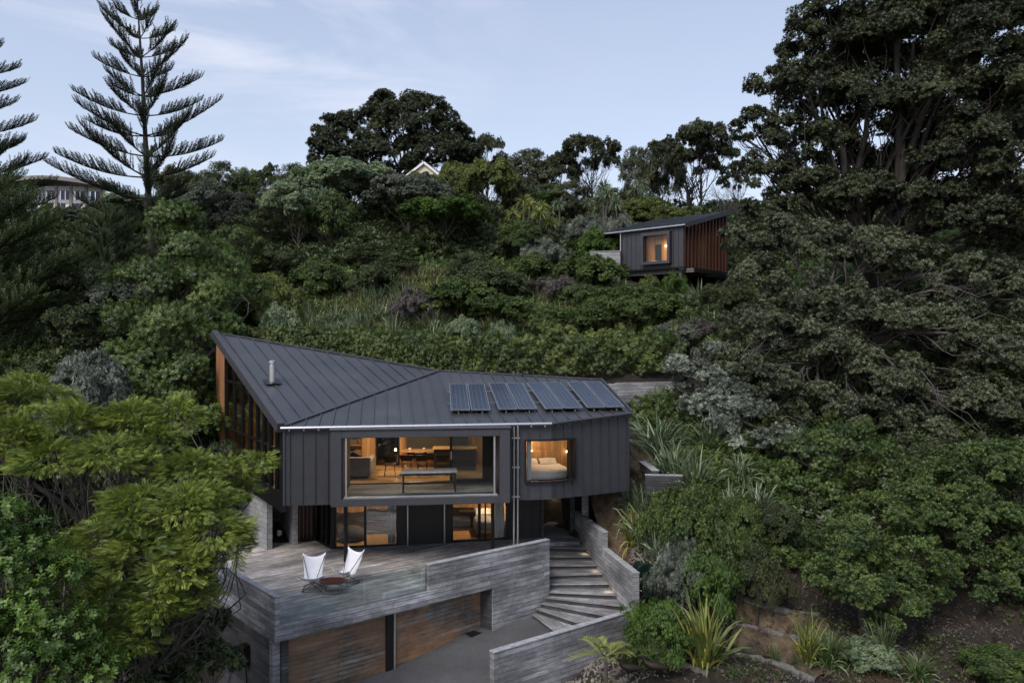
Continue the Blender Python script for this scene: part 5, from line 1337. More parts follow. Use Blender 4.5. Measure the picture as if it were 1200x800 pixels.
# bare tree
def bare(px, top, Y, H_, seed, label):
    rng = np.random.default_rng(seed); x = (px-CX)/FOC*Y; zt_ = CZ-(top-CY)/FOC*Y; zb = zt_-H_
    Lb = [(rng.normal()*H_*.22, rng.normal()*H_*.15, H_*rng.uniform(.6, 1.0), H_*.16) for _ in range(14)]; La = np.array(Lb)
    C_ = np.concatenate([La[i,:3]+rng.normal(size=(16,3))*H_*.10 for i in range(14)]); LI = np.repeat(np.arange(14), 16)
    v = limbs(rng, (0,0,0), (0,0,H_*.4), Lb, C_, LI, .12, 1.0, wig=.05)
    o = root('bare_tree', (x, Y, zb), label, 'tree'); np_mesh('trunk', v[0], v[1], M['bark_pale'], None, o, smooth=True)
bare(862, 208, 72, 7.5, 5, 'leafless grey tree against the sky past the high corner of the cabin roof')

# the big leafy tree left of the house
custom('leafy_tree', 'tree', 'big mid green leafy tree filling the slope beside the folded roof corner',
  [(195,262,44,30),(215,300,42,36),(255,318,43,28),(175,335,40,36),(225,345,40,40),(270,350,44,24),(160,380,38,36),(205,392,37,40),(245,385,39,30),(175,432,36,40),(222,440,36,36),(150,420,37,28),(215,482,35,34),(240,500,34.5,26),(185,478,35,36),(282,372,46,22),(290,340,46,20)],
  (-15.5, 37.5, 3.5), (-16, 38, 7), 'mid', 'bark', 77, .26, kind='sprig', size=.21, sub=.40, nsub=17, flat=.65, gap=.06, twig=.6, up=.35)
plant('round2',98,418,108,32,'silver','shrub_tree','tree','silver leaved bushy tree behind the lime green tree',None)
plant('round3',140,480,90,30,'dark','shrub_tree','tree','dark bush tree between the silver leaved tree and the house',None)
plant('round1',40,440,120,34,'dark','shrub_tree','tree','dark tree below the edge conifer behind the lime green tree',None)
plant('round3',-40,430,120,30,'dark','shrub_tree','tree','dark tree beyond the picture edge behind the lime green tree',None)
plant('round3',258,520,60,31,'dark','shrub_tree','tree','dark shrub tree pressed against the base of the glazed house end',None)

# ---- foreground at the left
custom('feathery_tree', 'tree', 'large lime green tree with drooping feathery sprays in front of the terrace',
  [(-20,478,20.5,44),(38,470,20.5,40),(88,508,20,40),(150,498,20.5,36),(205,488,21,30),(15,520,19.5,40),(60,545,19,36),(128,540,19,34),(190,528,20,34),(225,555,19.5,34),(268,552,20,30),(302,545,20.3,20),
   (165,598,18,40),(215,600,18,40),(250,628,17.8,34),(265,652,17.8,22),(120,640,17.5,38),(165,655,17,40),(210,668,17.2,34),(85,685,17,32),(130,705,16.5,36),(180,712,16.8,34),(225,700,17.4,24),(70,740,16.2,30),(115,755,16,32),(160,752,16.4,24),(240,588,18.6,30),(285,575,20,18)],
  (-9.8, 20.2, -5.2), (-9.8, 20, -.5), 'lime', 'bark', 401, .26, kind='frond', size=.19, sub=.34, nsub=30, flat=.6, gap=.05, dens=2.1, zmin=-.4, up=-.55, droop=1, twig=.45, wig=.06, subflat=.6, tj=.07)
custom('leafy_tree', 'tree', 'dark green broadleaf tree in the bottom picture corner beside the lime green tree',
  [(0,615,15.5,34),(35,640,15.5,34),(5,675,15,40),(60,685,15.2,34),(25,725,14.8,40),(80,745,15,36),(-10,770,14.6,44),(45,785,14.6,42),(100,790,15,34),(-30,650,15,44)],
  (-9.8, 15.4, -6.8), (-9.6, 15.2, -2), 'bright', 'bark', 402, .2, kind='sprig', size=.16, sub=.36, nsub=18, flat=.7, gap=.05, dens=1.0, twig=.5, tj=.1)
custom('shrub_tree', 'tree', 'dark glossy leaved tree against the garage side wall beneath the lime green tree',
  [(215,715,19.5,26),(245,740,19.6,24),(200,755,19,32),(238,782,19,30),(262,775,19.6,18),(190,800,18.6,36),(225,690,20,20)],
  (-8.2, 19.4, -4.4), (-8.1, 19.3, -3), 'dark', 'bark', 403, .12, kind='rosette', size=.12, sub=.36, nsub=18, flat=.75, dens=1.0, twig=.5)
# ---- right: pohutukawa trees
custom('pohutukawa_tree', 'tree', 'giant dark spreading tree filling the upper right sky',
  [(985,8,42,40),(1045,-22,42,55),(1115,-30,41,60),(1185,-20,40,60),(942,48,42,24),(1000,68,41,40),(1070,45,40,48),(1140,48,39,48),(1205,50,39,48),
   (903,98,42,22),(948,105,41,32),(1010,118,40,34),(1085,112,39,40),(1160,118,38,42),(1215,140,38,38),(884,148,42,22),(922,160,41,26),(968,168,40,26),(1140,175,38,36),(1195,205,37,36),
   (1090,185,39,24),(905,210,41,24),(948,225,40,30),(1005,228,39,32),(1062,240,38,30),(1115,250,38,34),(1170,265,37,36),(880,190,42,12),(915,75,42,14),(963,25,42,20),(893,248,41,22),(870,160,42,10),(1040,170,43,34),(1085,150,43,36),(1020,75,45,40),(1090,90,44,44),(1160,160,43,46),(1130,10,45,60),(970,140,44,34),(1000,205,44,40),(1200,110,43,50),(1060,215,43,40),(1120,215,42,44),(940,200,43,26),(1200,260,42,50),(1030,20,45,50),(960,85,44,30)],
  (19.5, 40, 7), (18.6, 40, 13), 'poh', 'bark_dark', 301, .6, kind='rosette', size=.145, sub=.34, nsub=18, flat=.85, gap=.05, dens=.9, zmin=-.7, twig=.7, wig=.05)
custom('pohutukawa_tree', 'tree', 'grey green sprawling tree with pale leaf tips and twisted grey limbs past the cabin',
  [(872,285,40,28),(915,280,39,32),(965,290,38,36),(1020,300,37,38),(1080,315,37,38),(1140,330,36,42),(1200,345,35,45),(890,330,38,32),(935,345,37,36),(990,360,36,38),(1050,375,35,38),
   (1115,395,35,42),(1185,415,34,44),(880,385,36,32),(925,400,35,36),(975,420,35,38),(1035,440,34,38),(1100,455,34,40),(1165,480,33,42),(1215,500,33,40),(860,430,35,26),(905,455,34,34),(955,478,34,34),(1010,490,33,34),(1075,510,33,36),(1140,540,32,38)],
  (15.5, 37, 5), (15.2, 37, 9), 'pohtip', 'bark_pale', 302, .34, kind='rosette', size=.125, sub=.30, nsub=24, flat=.75, gap=.10, dens=.9, zmin=-.5, twig=.75, wig=.06)
custom('pohutukawa_tree', 'tree', 'low silvery tipped tree overhanging the flax beside the house end',
  [(800,430,35,20),(825,440,35,24),(850,462,34,26),(820,475,34,20),(880,480,33,26),(845,500,33,22),(875,520,32,22),(910,515,32,24),(795,455,35,14),(940,535,32,22),(835,415,36,18)],
  (9.8, 34, 3.4), (9.4, 34, 4.6), 'silver', 'bark_pale', 303, .22, kind='rosette', size=.14, sub=.36, nsub=18, flat=.6, gap=.25, dens=.6, zmin=-.4, twig=1.0, wig=.12)
def cust2(lab, lobes, base, fork, pal, seed, **k):
    kw = dict(kind='rosette', size=.085, sub=.27, nsub=26, flat=.9, gap=.05, dens=.9, zmin=-.35, twig=.5); kw.update(k)
    return custom('shrub_tree', 'tree', lab, lobes, base, fork, pal, 'bark', seed, kw.pop('r0', .14), **kw)
cust2('bright green rounded tree below the twisted grey limbs, farthest of the three round trees', [(948,540,30.5,32),(990,522,31,36),(1030,545,31,32),(962,580,30,34),(1005,582,30,34),(940,570,30,24)], (13, 30.5, 1), (13, 30.5, 2), 'mid', 311, kind='sprig', size=.11)
cust2('dome shaped green tree standing forward over the dark bare earth', [(985,640,24.5,36),(1028,618,25,38),(1066,655,24.5,36),(1012,688,24,38),(1050,700,24,34),(972,676,24,26),(1085,690,24.5,22),(1038,732,23.6,20)], (11.2, 24.6, -1.9), (11.2, 24.6, -.3), 'mid', 312, size=.085)
cust2('widest round green tree at the picture edge with billowing crown', [(1095,575,27,36),(1145,560,27.5,42),(1205,560,28,46),(1110,625,26,38),(1160,625,26,42),(1215,640,26,44),(1135,675,25.5,34),(1185,690,25.5,34),(1080,610,26.5,24),(1235,700,25,30)], (17, 27, -.5), (17, 27, 1), 'mid', 313, size=.09, bias=-.06)
plant('near2',1175,762,96,22.5,'mid','shrub','shrub','round green shrub at the bottom picture corner',None)
plant('near2',1018,748,62,23.0,'pale','shrub','shrub','pale green shrub at the bottom edge under the dome shaped tree',None)
plant('bush1',1100,520,70,31,'dark','shrub','shrub','dark shrub between the round trees',None)
plant('round3',1240,470,130,32,'poh','shrub_tree','tree','dark tree mostly beyond the picture edge behind the widest round tree',None)

# ---- slope behind the house
SB = 'shrubs on the slope behind the house'
S = [
 ('bush3',484,338,50,45,'purple','grey purple upright shrub beside the flax band'),
 ('bush1',536,330,84,46,'mid','large dark green shrub next to the grey purple one'),
 ('bush1',580,318,80,48,'dark','rounded dark shrub under the vivid green tree'),
 ('bush1',590,348,70,45.5,'mid','green shrub above the pale yellow flowering shrub'),
 ('bush3',605,322,46,48.5,'purple','grey twiggy shrub high on the slope, beside the cream flowers'),
 ('bush3',655,322,58,48.5,'purple','grey flowering shrub in the centre of the slope under the path'),
 ('bush1',622,300,60,52,'mid','green shrub beneath the row of silver bushes'),
 ('bush1',690,303,84,50.5,'mid','broad green shrub just below the cabin wall'),
 ('bush3',612,272,70,57,'silver','silver grey bush in the upper row, nearest the cabbage trees'),
 ('bush3',640,283,60,54,'silver','silver grey bush below the upper silver row'),
 ('bush3',686,252,60,60,'silver','silver grey bush, topmost near the path end'),
 ('bush3',725,250,50,61,'silver','silver bush behind the cabin roof'),
 ('bush1',700,272,50,57,'bright','bright green bush at the side of the cabin porch'),
 ('bush2',752,262,50,62,'grey','grey green bush over the cabin roof line'),
 ('bush1',560,308,60,50,'dark','dark bush at the foot of the vivid green tree'),
 ('bush1',375,308,60,50,'mid','green bush under the slim bare trunk'),
 ('bush2',330,338,56,46,'olive','yellow green bush above the roof ridge end'),
 ('bush1',440,312,60,50,'dark','dark bush at the edge of the wood above the flaxes'),
 ('bush2',300,322,80,48,'olive','olive bush beside the big leafy tree'),
 ('bush1',326,362,44,43,'pale','small pale leaved bush above the hedge'),
 ('bush3',587,376,34,42.2,'pale','pale yellow flowering shrub rising out of the hedge'),
 ('bush1',545,374,40,42.5,'pale','flat pale leaved shrub beside the yellow flowering one'),
 ('bush1',790,380,60,42,'grey','grey green round bush at the hedge end near the silvery tree'),
 ('bush3',822,375,56,43,'purple','dark grey twiggy bush between hedge end and sprawling tree'),
 ('bush1',770,345,70,45,'mid','green bush on the mound under the cabin'),
 ('bush2',715,352,90,44.5,'mid','broad fine leaved mound below the cabin, lower side'),
 ('bush2',655,360,90,44,'mid','broad fine leaved mound in the middle above the hedge'),
 ('bush2',745,335,80,47,'mid','fine leaved mound just under the cabin posts'),
 ('bush2',690,335,80,47,'mid','fine leaved mound beside the grey flowering shrub'),
 ('bush1',250,350,70,45,'mid','green bush against the big leafy tree above the roof corner'),
 ('bush3',762,322,22,50,'olive','small round clipped olive bush under the cabin'),
 ('bush3',790,318,22,50.5,'bright','small round green bush by the cabin post'),
 ('bush3',850,330,60,46,'dark','dark bush beside the sprawling tree below the cabin'),
 ('bush1',885,420,60,39,'dark','dark bush within the shade of the sprawling tree'),
]
for (k,px,top,w_,Y,pal,lab) in S: plant(k,px,top,w_,Y,pal,'shrub','shrub',lab,SB)
rr = random.Random(9)
FX = 'flaxes massed on the slope'
for i in range(34):
    px = 345+i*5.2+rr.uniform(-6, 6); Y = rr.uniform(43, 49); xg = (px-CX)/FOC*Y
    if 470 < px < 498: continue
    zb = z1(xg, Y); top = CY-(zb+rr.uniform(1.5, 2.3)-CZ)/Y*FOC
    single(('flax1','flax2','flax3')[i % 3], px, top, rr.uniform(38, 56), Y, 'flax' if i % 4 else 'flaxy', 'flax_plant', 'flax', 'flax clump in the band of flaxes above the hedge, behind the roof ridge', FX)
for i in range(16):
    px = 700+rr.uniform(0, 40) if i < 5 else rr.uniform(800, 880); Y = rr.uniform(47.5, 49.5) if i < 5 else rr.uniform(43, 50); xg = (px-CX)/FOC*Y
    zb = z1(xg, Y); top = CY-(zb+rr.uniform(1.3, 1.9)-CZ)/Y*FOC
    single(('flax3','flax2')[i % 2], px, top, rr.uniform(36, 50), Y, 'flax', 'flax_plant', 'flax', 'dark flax clump on the slope around the foot of the hillside cabin' if i < 5 else 'dark flax clump on the slope between the cabin posts and the sprawling tree', 'flaxes below the cabin '+('near' if i < 5 else 'far'))
# ---- bank right of the house
single('flax3',772,468,92,32.5,'flax','flax_plant','flax','large dark flax with yellow spent leaves beside the house end corner')
single('flax2',832,478,90,32.5,'flax','flax_plant','flax','dark flax under the silvery tipped tree')
single('flax1',790,505,86,30.5,'flax','flax_plant','flax','tall flax standing behind the retaining wall corner')
single('flax3',800,540,90,29,'flax','flax_plant','flax','flax clump growing in front of the retaining wall corner')
single('flax2',762,562,70,28.2,'flax','flax_plant','flax','drooping flax directly above the clay bank')
single('flax3',745,575,60,29.0,'flaxy','flax_plant','flax','flax with yellow edge leaves hanging over the clay bank')
single('flax1',858,560,78,27.5,'flax','flax_plant','flax','pale grey upright flax before the thin curved wall')
single('flax2',782,596,66,27.2,'flax','flax_plant','flax','small flax low on the bank above the green boxes')
single('flax1',826,686,92,23.2,'flaxy','flax_plant','flax','big yellow edged flax at the bottom of the garden')
single('flax3',868,520,56,30.5,'flax','flax_plant','flax','small flax beneath the silvery tipped tree, beside the thin curved wall')
single('flax2',948,712,60,23.4,'flaxy','flax_plant','flax','low yellow green flax beside the grey logs')
single('flax3',972,722,56,23.2,'grass','flax_plant','flax','low green flax next to the yellow green one by the logs')
single('flax3',1075,752,60,22.6,'grass','flax_plant','flax','dark strappy plant in the shade between the two bottom shrubs')
single('flax3',1035,700,50,22.8,'dark','flax_plant','flax','short dark strappy plant on the bare earth')
for i, (px, top, w_, Y, k, pal, lab) in enumerate([
 (812,572,56,26.6,'bush1','mid','mid green bush on the bank behind the large garden bushes'),
 (862,580,70,26.5,'near1','mid','round dark green bush under the upright grey flax'),
 (850,612,70,25.6,'bush2','mid','mid green soft bush in the centre of the bank'),
 (795,632,52,25.4,'bush3','silver','silvery bush just above the green boxes'),
 (830,652,60,24.8,'bush2','bright','light green bush behind the big yellow edged flax'),
 (880,640,60,25.4,'bush1','dark','dark bush beside the forked sapling'),
 (765,706,76,23.6,'bush2','bright','bright green bush against the end of the low wall'),
 (790,728,60,23.2,'bush2','bright','bright green low bush between low wall and big flax'),
 (905,590,60,27.5,'near2','dark','dark bush touching the forward dome shaped tree'),
 (775,580,40,28,'bush1','mid','small leafy bush over the clay bank'),
 (755,742,50,22.7,'bush3','mid','ragged green bush above the bird sculptures'),
 (905,660,40,25,'bush3','darkolive','twiggy dull bush on the bare earth'),
]): plant(k,px,top,w_,Y,pal,'shrub','shrub',lab,'garden shrubs beside the stairs')
single('tuft',712,772,34,21.9,'olive','grass_tuft','grass tuft','dense upright brown green tuft under the nikau seedling')
single('tuft',683,792,26,21.9,'olive','grass_tuft','grass tuft','small olive tuft among stones outside the low wall')
for i, (px, py, lb) in enumerate(((876,768,'small grass tuft between logs, nearest the big flax'),(906,770,'small grass tuft in the clay bed between two logs'),(930,782,'small grass tuft near the end of the lowest log'),(985,785,'grey green tuft at the end of the clay bed'),(860,790,'grass tuft at the bottom edge under the big flax'),(935,700,'grass tuft against the uppermost log'))):
    g_h = hit_ground(px, py); single('tuft', px, py-18, 24, g_h[1], 'grass', 'grass_tuft', 'grass tuft', lb)
for px, top, w_, Y, k, pal, lb in ((745,545,58,30.0,'flax3','flax','dark flax leaning on the house corner above the clay bank'),(776,610,60,26.4,'flax1','flax','flax directly behind the silvery bush by the green boxes'),(838,590,70,26.8,'flax3','flax','arching flax between the mid green bushes on the bank'),
   (815,520,80,29.6,'flax2','flax','flax in the middle of the cluster behind the retaining wall corner'),(890,560,56,29.0,'flax1','flax','narrow flax in front of the thin curved wall, at its far end'),(1000,735,54,23.0,'flax3','grass','strappy green clump between the low green flax and the pale shrub'),(905,742,36,23.3,'tuft','grass','fine grassy clump hiding the end of the middle log')):
    single(k, px, top, w_, Y, pal, 'flax_plant' if k != 'tuft' else 'grass_tuft', 'flax' if k != 'tuft' else 'grass tuft', lb)
scatter('weeds', 'sprig', 'mid', 5, 18, 20.5, 26.5, 5200, .085, seed=41, height=.10, mask=lambda x, y, r: (np.sin(1.9*x+1)+np.sin(2.3*y+.8*x)) > .35)
scatter('dead_twigs', 'blades', 'litter', 6, 22, 21, 29, 1600, .28, seed=42, up=.15)
# nikau seedling
rng = np.random.default_rng(3); k = 9; NP = []
g = P(710, 772, 21.9); fr_v = []
for i in range(k):
    a = i*2.4; l = rng.uniform(.9, 1.3); el = rng.uniform(.5, 1.1); t = np.linspace(0, 1, 14)
    c = np.stack([np.cos(a)*math.cos(el)*l*t, np.sin(a)*math.cos(el)*l*t, math.sin(el)*l*t-.45*l*t**2.2], -1)
    dr_ = unit(np.gradient(c, axis=0)); side = unit(np.cross(dr_, [0,0,1.]))
    for j in range(2, 14):
        for s in (-1, 1):
            d = unit(side[j]*s*.8+dr_[j]*.7+np.array([0,0,.15])); fr_v.append(leafquad(c[j], d, unit(np.cross(d, side[j]*s+.01)), .34*(1-abs(j/13-.4)*.7), .05))
V = np.array(fr_v).reshape(-1, 3); tk = tubes(np.array([[(0,0,-.9),(0,0,-.3),(0,.01,.02)]]), np.array([[.07,.06,.04]]), 8)
nk = root('nikau_palm', g, 'young palm with yellow green fronds beside the low concrete wall', 'palm')
np_mesh('fronds', V, np.arange(len(V)).reshape(-1, 4), L_['flaxy'], rng.uniform(.3, .8, len(V)//4), nk); np_mesh('trunk', tk[0], tk[1], M['bark'], None, nk)
# hedges
def hedge(name, label, pts, th, top, bot, pal, seed, size=.17, dens=150, lump=.22, legs=0):
    rng = np.random.default_rng(seed); Pp = []; Nn = []
    pts = np.array(pts, float); seg = np.linalg.norm(np.diff(pts, axis=0), axis=1); Lc = np.r_[0, np.cumsum(seg)]
    n = int(Lc[-1]*dens); s = rng.uniform(0, Lc[-1], n); x = np.interp(s, Lc, pts[:,0]); y = np.interp(s, Lc, pts[:,1])
    tp = np.interp(s, Lc, top); bt = np.interp(s, Lc, bot)
    f = rng.random(n); front = f < .62; lumpv = lump*(np.sin(1.9*s)+np.sin(4.3*s+1)+.8*np.sin(7.7*s))*.5
    zf = rng.uniform(0, 1, n)**.8; z = np.where(front, bt+(tp-bt+lumpv)*zf, tp+lumpv+rng.normal(0, .05, n))
    wv = lump*(np.sin(2.7*s+3*z)+np.sin(5.1*s-4*z))*.45
    yo = np.where(front, -th/2-wv-.2*(1-zf)*0, rng.uniform(-th/2, th/2, n)); Pp = np.c_[x, y+yo, z]+rng.normal(0, .05, (n, 3))
    Nn = np.where(front[:,None], np.array([0,-.8,.7]), np.array([0,-.1,1.]))+rng.normal(size=(n,3))*.4
    # back face too
    m = n//4; s2 = rng.uniform(0, Lc[-1], m); b = np.c_[np.interp(s2, Lc, pts[:,0]), np.interp(s2, Lc, pts[:,1])+th/2, np.interp(s2, Lc, bot)+(np.interp(s2, Lc, top)-np.interp(s2, Lc, bot))*rng.random(m)]
    Pp = np.r_[Pp, b]; Nn = np.r_[Nn, np.tile([0,.8,.6], (m,1))+rng.normal(size=(m,3))*.4]
    ss = np.r_[s, s2]; t = .42+.16*np.sin(1.3*ss+Pp[:,2]*2)+rng.normal(0, .16, len(Pp))
    v = stamp('sprig', Pp, Nn, size*rng.uniform(.6, 1.4, len(Pp)), rng, t)
    o = root(name, (x.mean(), y.mean(), bot[0]), label, 'hedge'); b0 = np.array([x.mean(), y.mean(), bot[0]])
    np_mesh('foliage', v[0]-b0, v[1], L_[pal], v[2], o)
    st = np.arange(.4, Lc[-1], 1.3); a = np.c_[np.interp(st, Lc, pts[:,0]), np.interp(st, Lc, pts[:,1]), np.interp(st, Lc, bot)-.8]; c = a.copy(); c[:,2] = np.interp(st, Lc, top)-.5
    for a1, c1_ in zip(a, c): tv = tubes(bez(a1, c1_, rng, 6, .05, .04), np.linspace(.07, .04, 6)[None], 6); np_mesh('stem', tv[0]-b0, tv[1], M['bark_dark'], None, o)
hedge('hedge', 'long clipped green hedge directly behind the tall end of the roof', [(-15.5,41),(-8,40.3),(-2.4,39.9)], 1.3, [8.5,8.45,8.1], [5.9,5.9,5.7], 'hedge', 1, lump=.14, dens=330)
hedge('hedge', 'looser yellow green hedge behind the solar panels with gaps at its foot', [(-2.5,39.9),(2,39.6),(8.8,40.0)], 1.3, [8.0,8.0,8.0], [6.1,6.3,6.4], 'hedge', 2, size=.19, lump=.34, dens=300)
hedge('hedge', 'low olive hedge strip above the looser hedge', [(1.5,42.2),(5,41.8),(9,42)], 1.2, [8.7,8.3,8.5], [7,6.9,7], 'olive', 3, lump=.4, dens=260)
# ---- ground cover
def box_mask(fn): return lambda x, y, rng: fn(x, y, rng)
def px_of(x, y, z): return CX+FOC*x/y, CY+FOC*(CZ-z)/y
scatter('ground_cover', 'sprig', 'mid', -34, 32, 38.5, 64, 46000, .30, mask=lambda x, y, r: (y > 41)&~((x > 5.5)&(x < 16)&(y > 51)&(y < 62)), seed=11, height=.7)
scatter('ground_cover', 'sprig', 'olive', -16, -6, 42, 50, 9000, .22, mask=lambda x, y, r: (np.sin(x*.8)+np.sin(y*.9+1)+r.normal(0, .5, len(x))) > -.5, seed=12, height=.8)
scatter('long_grass', 'blades', 'grass', -16, 3, 41.5, 52, 5000, .6, seed=13, up=1.2)
scatter('long_grass', 'blades', 'straw', -14, 8, 44, 54, 1800, .9, seed=14, up=1.2)
scatter('undergrowth', 'rosette', 'dark', -72, 40, 56, 98, 100000, .33, mask=lambda x, y, r: ~((x > 5)&(x < 17)&(y < 63))&~((np.abs(x+9.5) < 4)&(y > 83)), seed=15, height=2.2)
scatter('undergrowth', 'sprig', 'mid', -40, -16, 40, 60, 22000, .34, seed=36, height=1.2)
scatter('undergrowth', 'rosette', 'dark', -30, -13.6, 18, 44, 30000, .34, seed=16, height=1.6, mask=lambda x, y, r: x < -12.6-(y < 30)*.6)
scatter('undergrowth', 'sprig', 'dark', 11, 34, 28, 48, 30000, .30, seed=17, height=1.0)
scatter('undergrowth', 'sprig', 'mid', 5.6, 12, 26.2, 37, 9000, .20, seed=18, height=.5, mask=lambda x, y, r: r.random(len(x)) < .8)
scatter('leaf_litter', 'rosette', 'litter', 4.4, 24, 20, 30, 12000, .035, seed=19, up=2, lift=.01)
scatter('leaf_litter', 'rosette', 'litter', -13.2, -9.6, 28, 34, 6000, .06, seed=20, up=2, lift=.01)
# stones
ST = []
def cube_t():
    c = np.array([(-1,-1,-.7),(1,-1,-.6),(1,1,-.7),(-1,1,-.6),(-.7,-.8,.7),(.8,-.6,.6),(.6,.8,.75),(-.8,.6,.6)])*.5
    f = np.array([(0,3,2,1),(4,5,6,7),(0,1,5,4),(1,2,6,5),(2,3,7,6),(3,0,4,7)]); return c[f].reshape(-1, 3), np.arange(24).reshape(-1, 4)
TPL['stone'] = cube_t(); L_['stone'] = M['stone']; L_['log'] = M['log']
scatter('pale_gravel', 'stone', 'stone', .4, 5.5, 20.3, 25.6, 5200, .07, seed=21, up=.3, lift=.0, mask=lambda x, y, r: (y < 22.0+.749*(x+.64)-.35)&(y > 22.0+.749*(x+.64)-2.6+r.normal(0, .4, len(x))))
scatter('pale_gravel', 'stone', 'stone', 4.3, 6.3, 25.3, 31, 3000, .06, seed=22, up=.3, lift=.0)
scatter('pale_gravel', 'stone', 'log', 5, 16, 21.5, 26, 2600, .045, seed=23, up=.3, lift=.0)
scatter('pale_gravel', 'stone', 'log', -13.5, -9.8, 27.8, 33.5, 5500, .05, seed=24, up=.3, lift=.0)
# log edges of the terraced beds
LG = [([(862,700),(895,712),(930,721),(960,722)],'grey curved log edge, uppermost of the terraces under the dome shaped tree'),
      ([(862,734),(900,742),(940,752),(995,768)],'middle log edge between the two clay beds'),
      ([(850,765),(890,775),(920,784),(955,800)],'lowest log edge under the pale clay bed'),
      ([(752,770),(790,778),(830,792)],'short log edge between the big flax and bird sculptures')]
LP_ = []
for pl, lb in LG:
    pts = [Vector(hit_ground(*p)) for p in pl]; LP_.append(pts)
    dense = []
    for a, b in zip(pts, pts[1:]):
        for i in range(6): dense.append(a.lerp(b, i/6)+Vector((rr.uniform(-.03,.03), rr.uniform(-.03,.03), .06+rr.uniform(-.02,.02))))
    dense.append(pts[-1]+Vector((0,0,.06))); q = MB().tube(dense, [rr.uniform(.10,.14) for _ in dense], 8).build('edging_log', M['log'], None, smooth=True); tag(q, lb, 'log', 'log edges of the garden terraces')
def bed_patch(a, b, name):
    nu, nv = 26, 8
    def fn(u, v):
        k = u*(len(a)-1); i = min(len(a)-2, int(k)); p = a[i].lerp(a[i+1], k-i); k = u*(len(b)-1); i = min(len(b)-2, int(k)); q = b[i].lerp(b[i+1], k-i)
        w = p.lerp(q, v); return (w.x, w.y, z1(w.x, w.y)+rough(w.x, w.y, 1.0)*math.exp(-((abs(w.y-30)/60)**2))+.09)
    MB().grid(fn, nu, nv).build(name, M['clay'], None, smooth=True)['kind'] = 'structure'
bed_patch(LP_[0], LP_[1], 'clay_ground'); bed_patch(LP_[1], LP_[2], 'clay_ground')
# sapling with forked stem
g = hit_ground(887, 735)
q = MB().tube([g, (g[0]+.02, g[1], g[2]+.9), (g[0]-.1, g[1], g[2]+1.9)], [.05,.04,.03], 7).tube([(g[0]+.02, g[1], g[2]+.9), (g[0]+.25, g[1], g[2]+1.7)], [.03,.02], 6).build('sapling', M['bark_dark'], None)
tag(q, 'thin forked dark stem rising from the clay bed beside the big flax', 'sapling')
# side slopes beyond the frame, for views from beside
for i, (x, y, H_) in enumerate(((-42,46,12),(-54,62,12),(-33,30,11),(46,52,12),(56,66,12),(38,38,11),(30,28,8))):
    px = CX+x/y*FOC; plant(('round1','round2','airy1')[i % 3], px, CY-(z1(x,y)+H_-CZ)/y*FOC, 9/y*FOC*1.3, y, ('dark','mid','poh')[i % 3], 'tree', 'tree', 'dark tree outside the picture edge, standing among the hillside wood', 'trees beyond the picture edge')
# ================================================================== LIGHT, SKY, CAMERA
wd = bpy.data.worlds.new('World'); scene.world = wd; wd.use_nodes = True
nt = wd.node_tree; N = nt.nodes; bg = N['Background']
sky = N.new('ShaderNodeTexSky'); sky.sky_type = 'NISHITA'; sky.sun_disc = False
SUN_EL, SUN_ROT = R(48), R(212)
sky.sun_elevation = SUN_EL; sky.sun_rotation = SUN_ROT; sky.air_density = 1.0; sky.dust_density = 1.2; sky.ozone_density = 1.0
tc_ = N.new('ShaderNodeTexCoord'); mp = N.new('ShaderNodeMapping'); mp.inputs['Scale'].default_value = (1.2, 1.2, 5.0); mp.inputs['Rotation'].default_value = (0, R(22), 0)
nt.links.new(tc_.outputs['Generated'], mp.inputs[0])
no = N.new('ShaderNodeTexNoise'); no.inputs['Scale'].default_value = 2.2; no.inputs['Detail'].default_value = 7; no.inputs['Roughness'].default_value = .55; no.inputs['Distortion'].default_value = .5
nt.links.new(mp.outputs[0], no.inputs[0])
rp = N.new('ShaderNodeValToRGB'); rp.color_ramp.elements[0].position = .46; rp.color_ramp.elements[0].color = (0,0,0,1)
rp.color_ramp.elements[1].position = .8; rp.color_ramp.elements[1].color = (.5,.5,.5,1); nt.links.new(no.outputs['Fac'], rp.inputs[0])
mx = N.new('ShaderNodeMix'); mx.data_type = 'RGBA'; dp = N.new('ShaderNodeVectorMath'); dp.operation = 'DISTANCE'; nt.links.new(tc_.outputs['Generated'], dp.inputs[0])
_d = Vector((-.36, 1, .50)).normalized(); dp.inputs[1].default_value = tuple(_d)
mr = N.new('ShaderNodeMapRange'); mr.inputs[1].default_value = .05; mr.inputs[2].default_value = .34; mr.inputs[3].default_value = 2.6; mr.inputs[4].default_value = .12; nt.links.new(dp.outputs['Value'], mr.inputs[0])
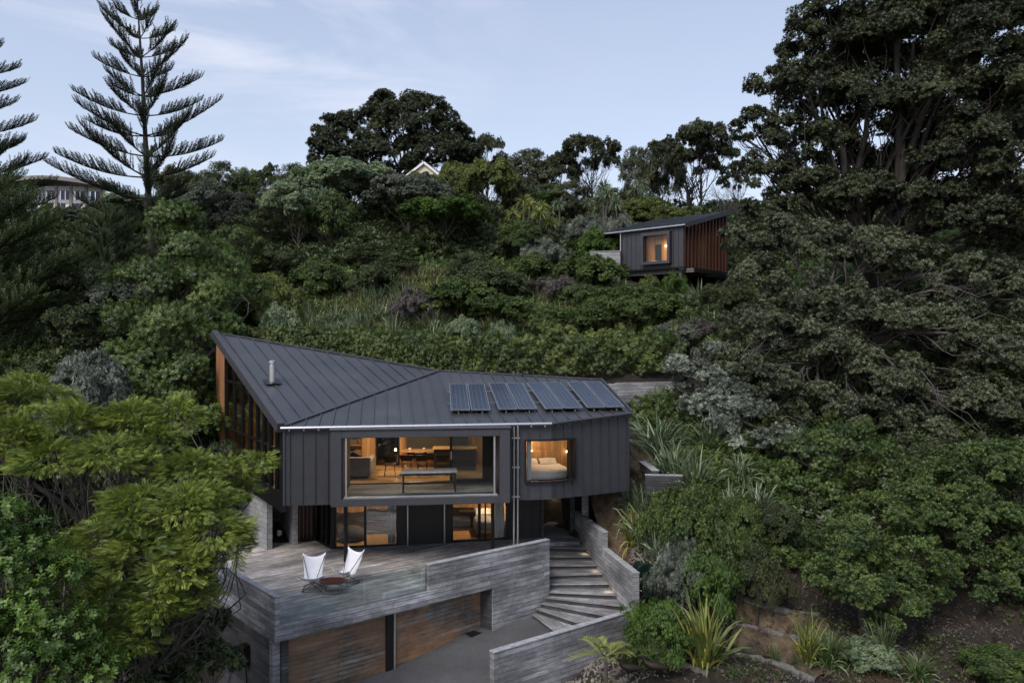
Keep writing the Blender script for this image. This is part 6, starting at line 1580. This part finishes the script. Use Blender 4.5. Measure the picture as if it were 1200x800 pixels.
mm = N.new('ShaderNodeMath'); mm.operation = 'MULTIPLY'; nt.links.new(rp.outputs[0], mm.inputs[0]); nt.links.new(mr.outputs[0], mm.inputs[1]); nt.links.new(mm.outputs[0], mx.inputs[0])
gm = N.new('ShaderNodeGamma'); gm.inputs[1].default_value = .55; nt.links.new(sky.outputs[0], gm.inputs[0])
tn = N.new('ShaderNodeMix'); tn.data_type = 'RGBA'; tn.blend_type = 'MULTIPLY'; tn.inputs[0].default_value = 1; nt.links.new(gm.outputs[0], tn.inputs[6]); tn.inputs[7].default_value = (1.04, .99, 1.03, 1)
SKYSRC = tn.outputs[2]
nt.links.new(SKYSRC, mx.inputs[6]); mx.inputs[7].default_value = (2.6, 2.6, 2.85, 1)
nt.links.new(mx.outputs[2], bg.inputs[0]); bg.inputs[1].default_value = .135
sl_ = bpy.data.lights.new('sun', 'SUN'); sl_.energy = 1.0; sl_.angle = R(28); sl_.color = (1, .93, .85)
so = bpy.data.objects.new('sun', sl_); col.objects.link(so)
def aim_sun(el, rot):
    d = Vector((math.sin(rot)*math.cos(el), math.cos(rot)*math.cos(el), math.sin(el)))   # direction towards the sun
    so.rotation_euler = d.to_track_quat('Z', 'Y').to_euler()
aim_sun(SUN_EL, SUN_ROT)
cam = bpy.data.cameras.new('camera'); cam.lens = 27; cam.sensor_width = 36; cam.clip_start = .5; cam.clip_end = 6000
co = bpy.data.objects.new('camera', cam); co.location = (0, 0, CZ); co.rotation_euler = (R(90), 0, 0); col.objects.link(co); scene.camera = co
vs = scene.view_settings; vs.view_transform = 'Standard'; vs.look = 'None'; vs.gamma = 1; vs.exposure = 1.5; vs.use_curve_mapping = False
cy = scene.cycles; cy.max_bounces = 6; cy.diffuse_bounces = 3; cy.glossy_bounces = 3; cy.transparent_max_bounces = 12; cy.transmission_bounces = 4
cy.use_denoising = True; cy.sample_clamp_indirect = 6; cy.caustics_reflective = False; cy.caustics_refractive = False
cy.use_adaptive_sampling = True; cy.adaptive_threshold = .02
for o in scene.objects:
    if 'wm' in o: del o['wm']
